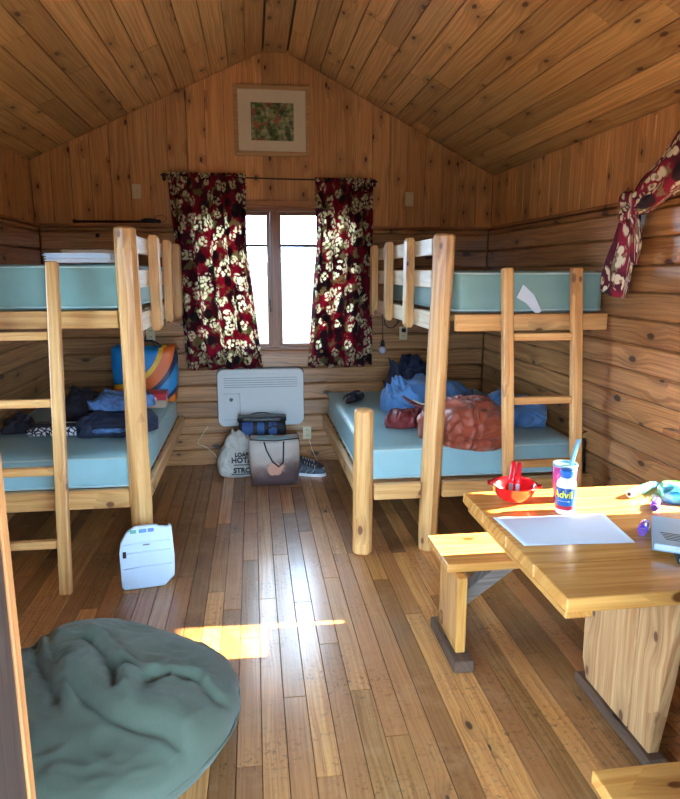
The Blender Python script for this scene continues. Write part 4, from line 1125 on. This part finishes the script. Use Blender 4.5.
def tumbler():
    x, y = 1.290, 2.49
    t = thing('tumbler', 'pink tumbler with a pale rim standing behind the pill bottle', 'cup', (x, y, ZT))
    g = NG('pink_tumbler_plastic'); tcx = g.n('ShaderNodeTexCoord'); s = g.n('ShaderNodeSeparateXYZ'); g.l(tcx.outputs['Object'], s.inputs[0])
    g.l(g.ramp(s.outputs[0], [(.0, rgb(206, 90, 170)), (1, rgb(190, 70, 150))]), g.b.inputs['Base Color']); g.b.inputs['Roughness'].default_value = .25
    b = B(); b.lathe([(0, .001), (.036, .001), (.041, .01), (.047, .08), (.049, .15), (.0455, .15), (.043, .08), (.037, .012), (0, .01)], T(x, y, ZT), 32); b.build('tumbler_body', g.m, t)
    b = B(); b.lathe([(.0452, .1505), (.051, .1505), (.0515, .155), (.050, .160), (.045, .160), (.0445, .155), (.0452, .1505)], T(x, y, ZT), 32); b.build('rim', M['glassblue'], t)
tumbler()
knife((1.278, 2.485, ZT+.014), (1.345, 2.495, ZT+.262), 'long steel-blue knife standing in the pink tumbler', M['glassblue'], r=.011)
def bottle():
    x, y = 1.225, 2.345
    t = thing('pill_bottle', 'white pill bottle with a blue cap and blue label, in front of the tumbler', 'bottle', (x, y, ZT))
    b = B(); b.lathe([(0, .001), (.034, .001), (.038, .006), (.038, .118), (.035, .132), (.026, .142), (.025, .150), (0, .150)], T(x, y, ZT), 36); b.build('bottle_body', M['white'], t)
    m = stripes('blue_red_label', [(0, rgb(196, 40, 60)), (.18, rgb(30, 96, 168)), (.5, rgb(18, 72, 140))], coord=2, lo=ZT+.02, hi=ZT+.12, const=True, rough=.35, warp=.0)
    b = B(); b.lathe([(.0383, .022), (.0388, .023), (.0388, .110), (.0383, .111)], T(x, y, ZT), 36); b.build('bottle_label', m, t)
    b = B(); b.lathe([(0, .180), (.022, .180), (.026, .176), (.027, .151), (0, .151)], T(x, y, ZT), 30); b.build('cap', plain('blue_cap_plastic', rgb(30, 110, 196), .35), t)
    # curved lettering: wrap the text round the label
    ang = math.atan2(0-y, 0-x)   # facing the doorway
    o = text_mesh('Advil', .040, Matrix(), plain('yellow_ink', rgb(232, 232, 60), .4), t, ext=.0004, bold=.0009)
    for v in o.data.vertices:
        a = ang - .30 + v.co.x/.0392; rr = .0391+v.co.z*.6; v.co = Vector((x+rr*math.cos(a), y+rr*math.sin(a), ZT+.072+v.co.y))
    b = B(); 
    for i in range(12):
        a0 = ang-.75+i*.1; b.tube([(x+.0392*math.cos(a0), y+.0392*math.sin(a0), ZT+.058), (x+.0392*math.cos(a0+.07), y+.0392*math.sin(a0+.07), ZT+.058)], .0012, 4)
    b.build('small_print', M['white'], t)
bottle()
def sheet():
    b = B(); P = [(.918, 2.325), (.93, 2.052), (1.335, 2.025), (1.37, 2.305)]
    def fn(u, v):
        a = Vector(P[1]).lerp(Vector(P[2]), u); c = Vector(P[0]).lerp(Vector(P[3]), u); p = a.lerp(c, v)
        return Vector((p.x, p.y, ZT+.0015+.0012*abs(noise.noise(Vector((u*3, v*3, 0))))))
    b.grid(20, 16, fn); tag(b.build('place_mat', M['paper'], None, .0012), 'large pale blue-white sheet lying flat on the table in front of the bowl', 'sheet')
sheet()
def tube_item():
    t = thing('toothpaste_tube', 'blue and white tube lying at the far edge of the table, cap toward the bottle', 'tube', (1.65, 2.5, ZT))
    m = stripes('blue_green_tube', [(0, rgb(236, 240, 240)), (.25, rgb(70, 170, 200)), (.55, rgb(120, 200, 120)), (.7, rgb(60, 150, 210))], coord=0, lo=1.60, hi=1.80, const=False, rough=.3)
    b = B(); b.tube([(1.60, 2.475, ZT+.0225), (1.66, 2.508, ZT+.0225), (1.74, 2.562, ZT+.019), (1.78, 2.585, ZT+.0135)], .02, 14, radii=[.019, .020, .017, .012]); b.build('tube_body', m, t)
    b = B(); b.tube([(1.575, 2.463, ZT+.020), (1.597, 2.4745, ZT+.0205)], .016, 16); b.build('cap', M['white'], t)
    b = B(); b.tube([(1.571, 2.461, ZT+.020), (1.5745, 2.4628, ZT+.020)], .008, 12); b.build('cap_recess', M['navy'], t)
tube_item()
def snack_bag():
    g = NG('blue_green_foil'); tcx = g.n('ShaderNodeTexCoord'); v = tcx.outputs['Object']
    col = g.ramp(g.noise(v, 9, 3, .6), [(.32, rgb(20, 90, 160)), (.45, rgb(60, 176, 214)), (.55, rgb(150, 214, 230)), (.62, rgb(90, 190, 60)), (.72, rgb(30, 120, 90))])
    g.l(col, g.b.inputs['Base Color']); g.b.inputs['Roughness'].default_value = .25; g.b.inputs['Metallic'].default_value = .25
    o = heap('snack_bag', (1.86, 2.43, ZT+.0005), (.17, .11, .06), 61, g.m, amp=.25, crease=.10, exp=.6, ridge=14, res=80)
    tag(o, 'crinkled blue and green foil snack bag on the table against the right wall', 'snack bag')
snack_bag()
def lighter(x, y, rz, label):
    t = thing('travel_bottle', label, 'bottle', (x, y, ZT), 'purple bottles on the table', math.radians(rz)); mt = t.matrix_world.copy()
    b = B(); b.tube([mt @ Vector((-.045, 0, .0182)), mt @ Vector((-.03, 0, .0182)), mt @ Vector((.035, 0, .0182)), mt @ Vector((.05, 0, .016))], .018, 16, radii=[.015, .018, .018, .012]); b.build('bottle_body', M['purple'], t)
    b = B(); b.tube([mt @ Vector((-.066, 0, .0182)), mt @ Vector((-.0455, 0, .0182))], .0125, 16); b.build('cap', M['purpcap'], t)
lighter(1.62, 2.345, 52, 'purple plastic bottle lying near the foil snack bag, farther one')
lighter(1.425, 2.12, 52, 'purple plastic bottle lying beside the book, nearer one')
def books():
    zb = ZT
    def one(x, y, w_, d, h, rz, label, cover):
        nonlocal zb
        t = thing('book', label, 'book', (x, y, zb), 'stacked paperbacks on the table', math.radians(rz)); mt = t.matrix_world.copy()
        b = B(); b.box((w_, d, .003), mt @ T(0, 0, .0015), .001); b.box((w_, d, .003), mt @ T(0, 0, h-.0015), .001); b.box((.003, d, h-.006), mt @ T(-w_/2+.0015, 0, h/2), 0); b.build('cover', cover, t)
        b = B(); b.box((w_-.010, d-.008, h-.0065), mt @ T(.001, 0, h/2), 0); b.build('pages', M['paper'], t)
        zb += h+.0008; return t, mt, h
    one(1.545, 1.915, .24, .27, .020, -27, 'dark-edged book at the bottom of the stack at the right table edge', M['ink'])
    t, mt, h = one(1.505, 1.975, .24, .28, .026, -32, 'pale blue magazine on top of the stack at the right table edge', plain('pale_blue_cover', rgb(150, 186, 208), .35))
    b = B(); b.box((.11, .10, .0006), mt @ T(.045, .06, h+.0004), 0); b.build('cover_photo', plain('cover_photo_ink', rgb(96, 118, 138), .4, nscale=30, namp=.5), t)
    b = B()
    for k in range(5): b.box((.17, .005, .0006), mt @ T(-.01+.004*k, -.03-.015*k, h+.0004), 0)
    b.build('printed_lines', M['ink'], t)
books()

# black torch on the wall behind the right ladder
t = thing('flashlight', 'black flashlight hanging on the right wall behind the bunk ladder', 'flashlight', (2.06, 3.78, .45))
b = B(); b.lathe([(0, 0), (.026, 0), (.028, .01), (.028, .05), (.019, .07), (.019, .20), (.016, .215), (0, .216)], T(2.058, 3.78, .45), 20); b.build('torch_body', M['black'], t)
b = B(); b.tube([(2.058, 3.78, .655), (2.06, 3.78, .70), (2.085, 3.78, .705)], .003, 6); b.build('hanging_loop', M['black'], t)

# ------------------------------------------------------------ knotted curtain at the right window
def tied_curtain():
    t = thing('knotted_curtain', 'floral crimson curtain knotted aside beside the right wall window', 'curtain', (XR-.06, 3.4, 1.55))
    def sweep(path, widths, thick, name, seed):
        b = B(); n = 26; K = 46; P = [Vector(p) for p in path]
        def cat(i):
            f = i/K*(len(P)-1); k = min(int(f), len(P)-2); u = f-k
            p0, p1, p2, p3 = P[max(k-1, 0)], P[k], P[k+1], P[min(k+2, len(P)-1)]
            return .5*((2*p1)+(-p0+p2)*u+(2*p0-5*p1+4*p2-p3)*u*u+(-p0+3*p1-3*p2+p3)*u**3)
        def lerp(L_, i):
            f = i/K*(len(L_)-1); k = min(int(f), len(L_)-2); return L_[k]+(L_[k+1]-L_[k])*(f-k)
        pts = [cat(i) for i in range(K+1)]; bm = b.bm; rows = []; Ln = 0
        for i, p in enumerate(pts):
            d = (pts[min(i+1, K)]-pts[max(i-1, 0)]).normalized(); side = d.cross(Vector((1, 0, 0))).normalized()
            if i: Ln += (pts[i]-pts[i-1]).length
            w_, h_ = lerp(widths, i), lerp(thick, i); row = []
            for k in range(n):
                a = 2*PI*k/n; pl = 1+.26*math.sin(a*6+seed+.6*math.sin(i*.12))
                q = p + side*math.cos(a)*w_*(1+.06*math.sin(a*6)) + Vector((1, 0, 0))*math.sin(a)*h_*pl
                if q.x > XR-.014: q.x = XR-.014
                nv = bm.verts.new(q); nv[b.wc] = Vector((a*.09*1.6+seed, Ln, 0)); row.append(nv)
            rows.append(row)
        for r0, r1 in zip(rows, rows[1:]):
            for k in range(n): f = bm.faces.new((r0[k], r0[(k+1) % n], r1[(k+1) % n], r1[k])); f.smooth = True
        bm.faces.new(rows[0][::-1]); bm.faces.new(rows[-1])
        return b.build(name, M['curtain_big'], t, normals=True)
    x = XR-.065
    sweep([(x, 2.35, 2.49), (x, 2.62, 2.42), (x, 2.85, 2.30), (x, 3.07, 2.17), (x-.005, 3.24, 2.09), (x-.005, 3.34, 2.045)], [.25, .20, .15, .105, .09, .05], [.035, .04, .042, .045, .04], 'drape', 1)
    sweep([(x-.01, 3.36, 2.04), (x-.01, 3.37, 1.95), (x-.01, 3.41, 1.82), (x-.01, 3.46, 1.69), (x-.01, 3.48, 1.58)], [.045, .075, .10, .135, .12], [.035, .04, .045, .045, .035], 'tail', 2.4)
    sweep([(x-.035, 3.36, 2.03), (x-.03, 3.30, 1.95), (x-.03, 3.27, 1.85), (x-.03, 3.26, 1.74)], [.03, .04, .045, .02], [.03, .03, .03, .015], 'tail', 5.0)
    b = B(); pts = [(x-.028*abs(math.sin(a))-.015, 3.355+.055*math.cos(a), 2.04+.055*math.sin(a)) for a in [2*PI*i/20 for i in range(20)]]
    b.tube(pts, .03, 10, True); b.build('knot', M['curtain_big'], t)
    r = thing('curtain_rod', 'dark rod above the right wall window holding the knotted curtain', 'curtain rod', (XR-.06, 2.4, 2.5))
    b = B(); b.tube([(XR-.065, 1.85, 2.515), (XR-.065, 3.0, 2.515)], .007, 8); b.build('rod', M['iron'], r)
    for y in (1.9, 2.95): b = B(); b.tube([(XR+.034, y, 2.50), (XR-.03, y, 2.50), (XR-.06, y, 2.505)], .006, 6); b.build('rod_bracket', M['iron'], r)
tied_curtain()
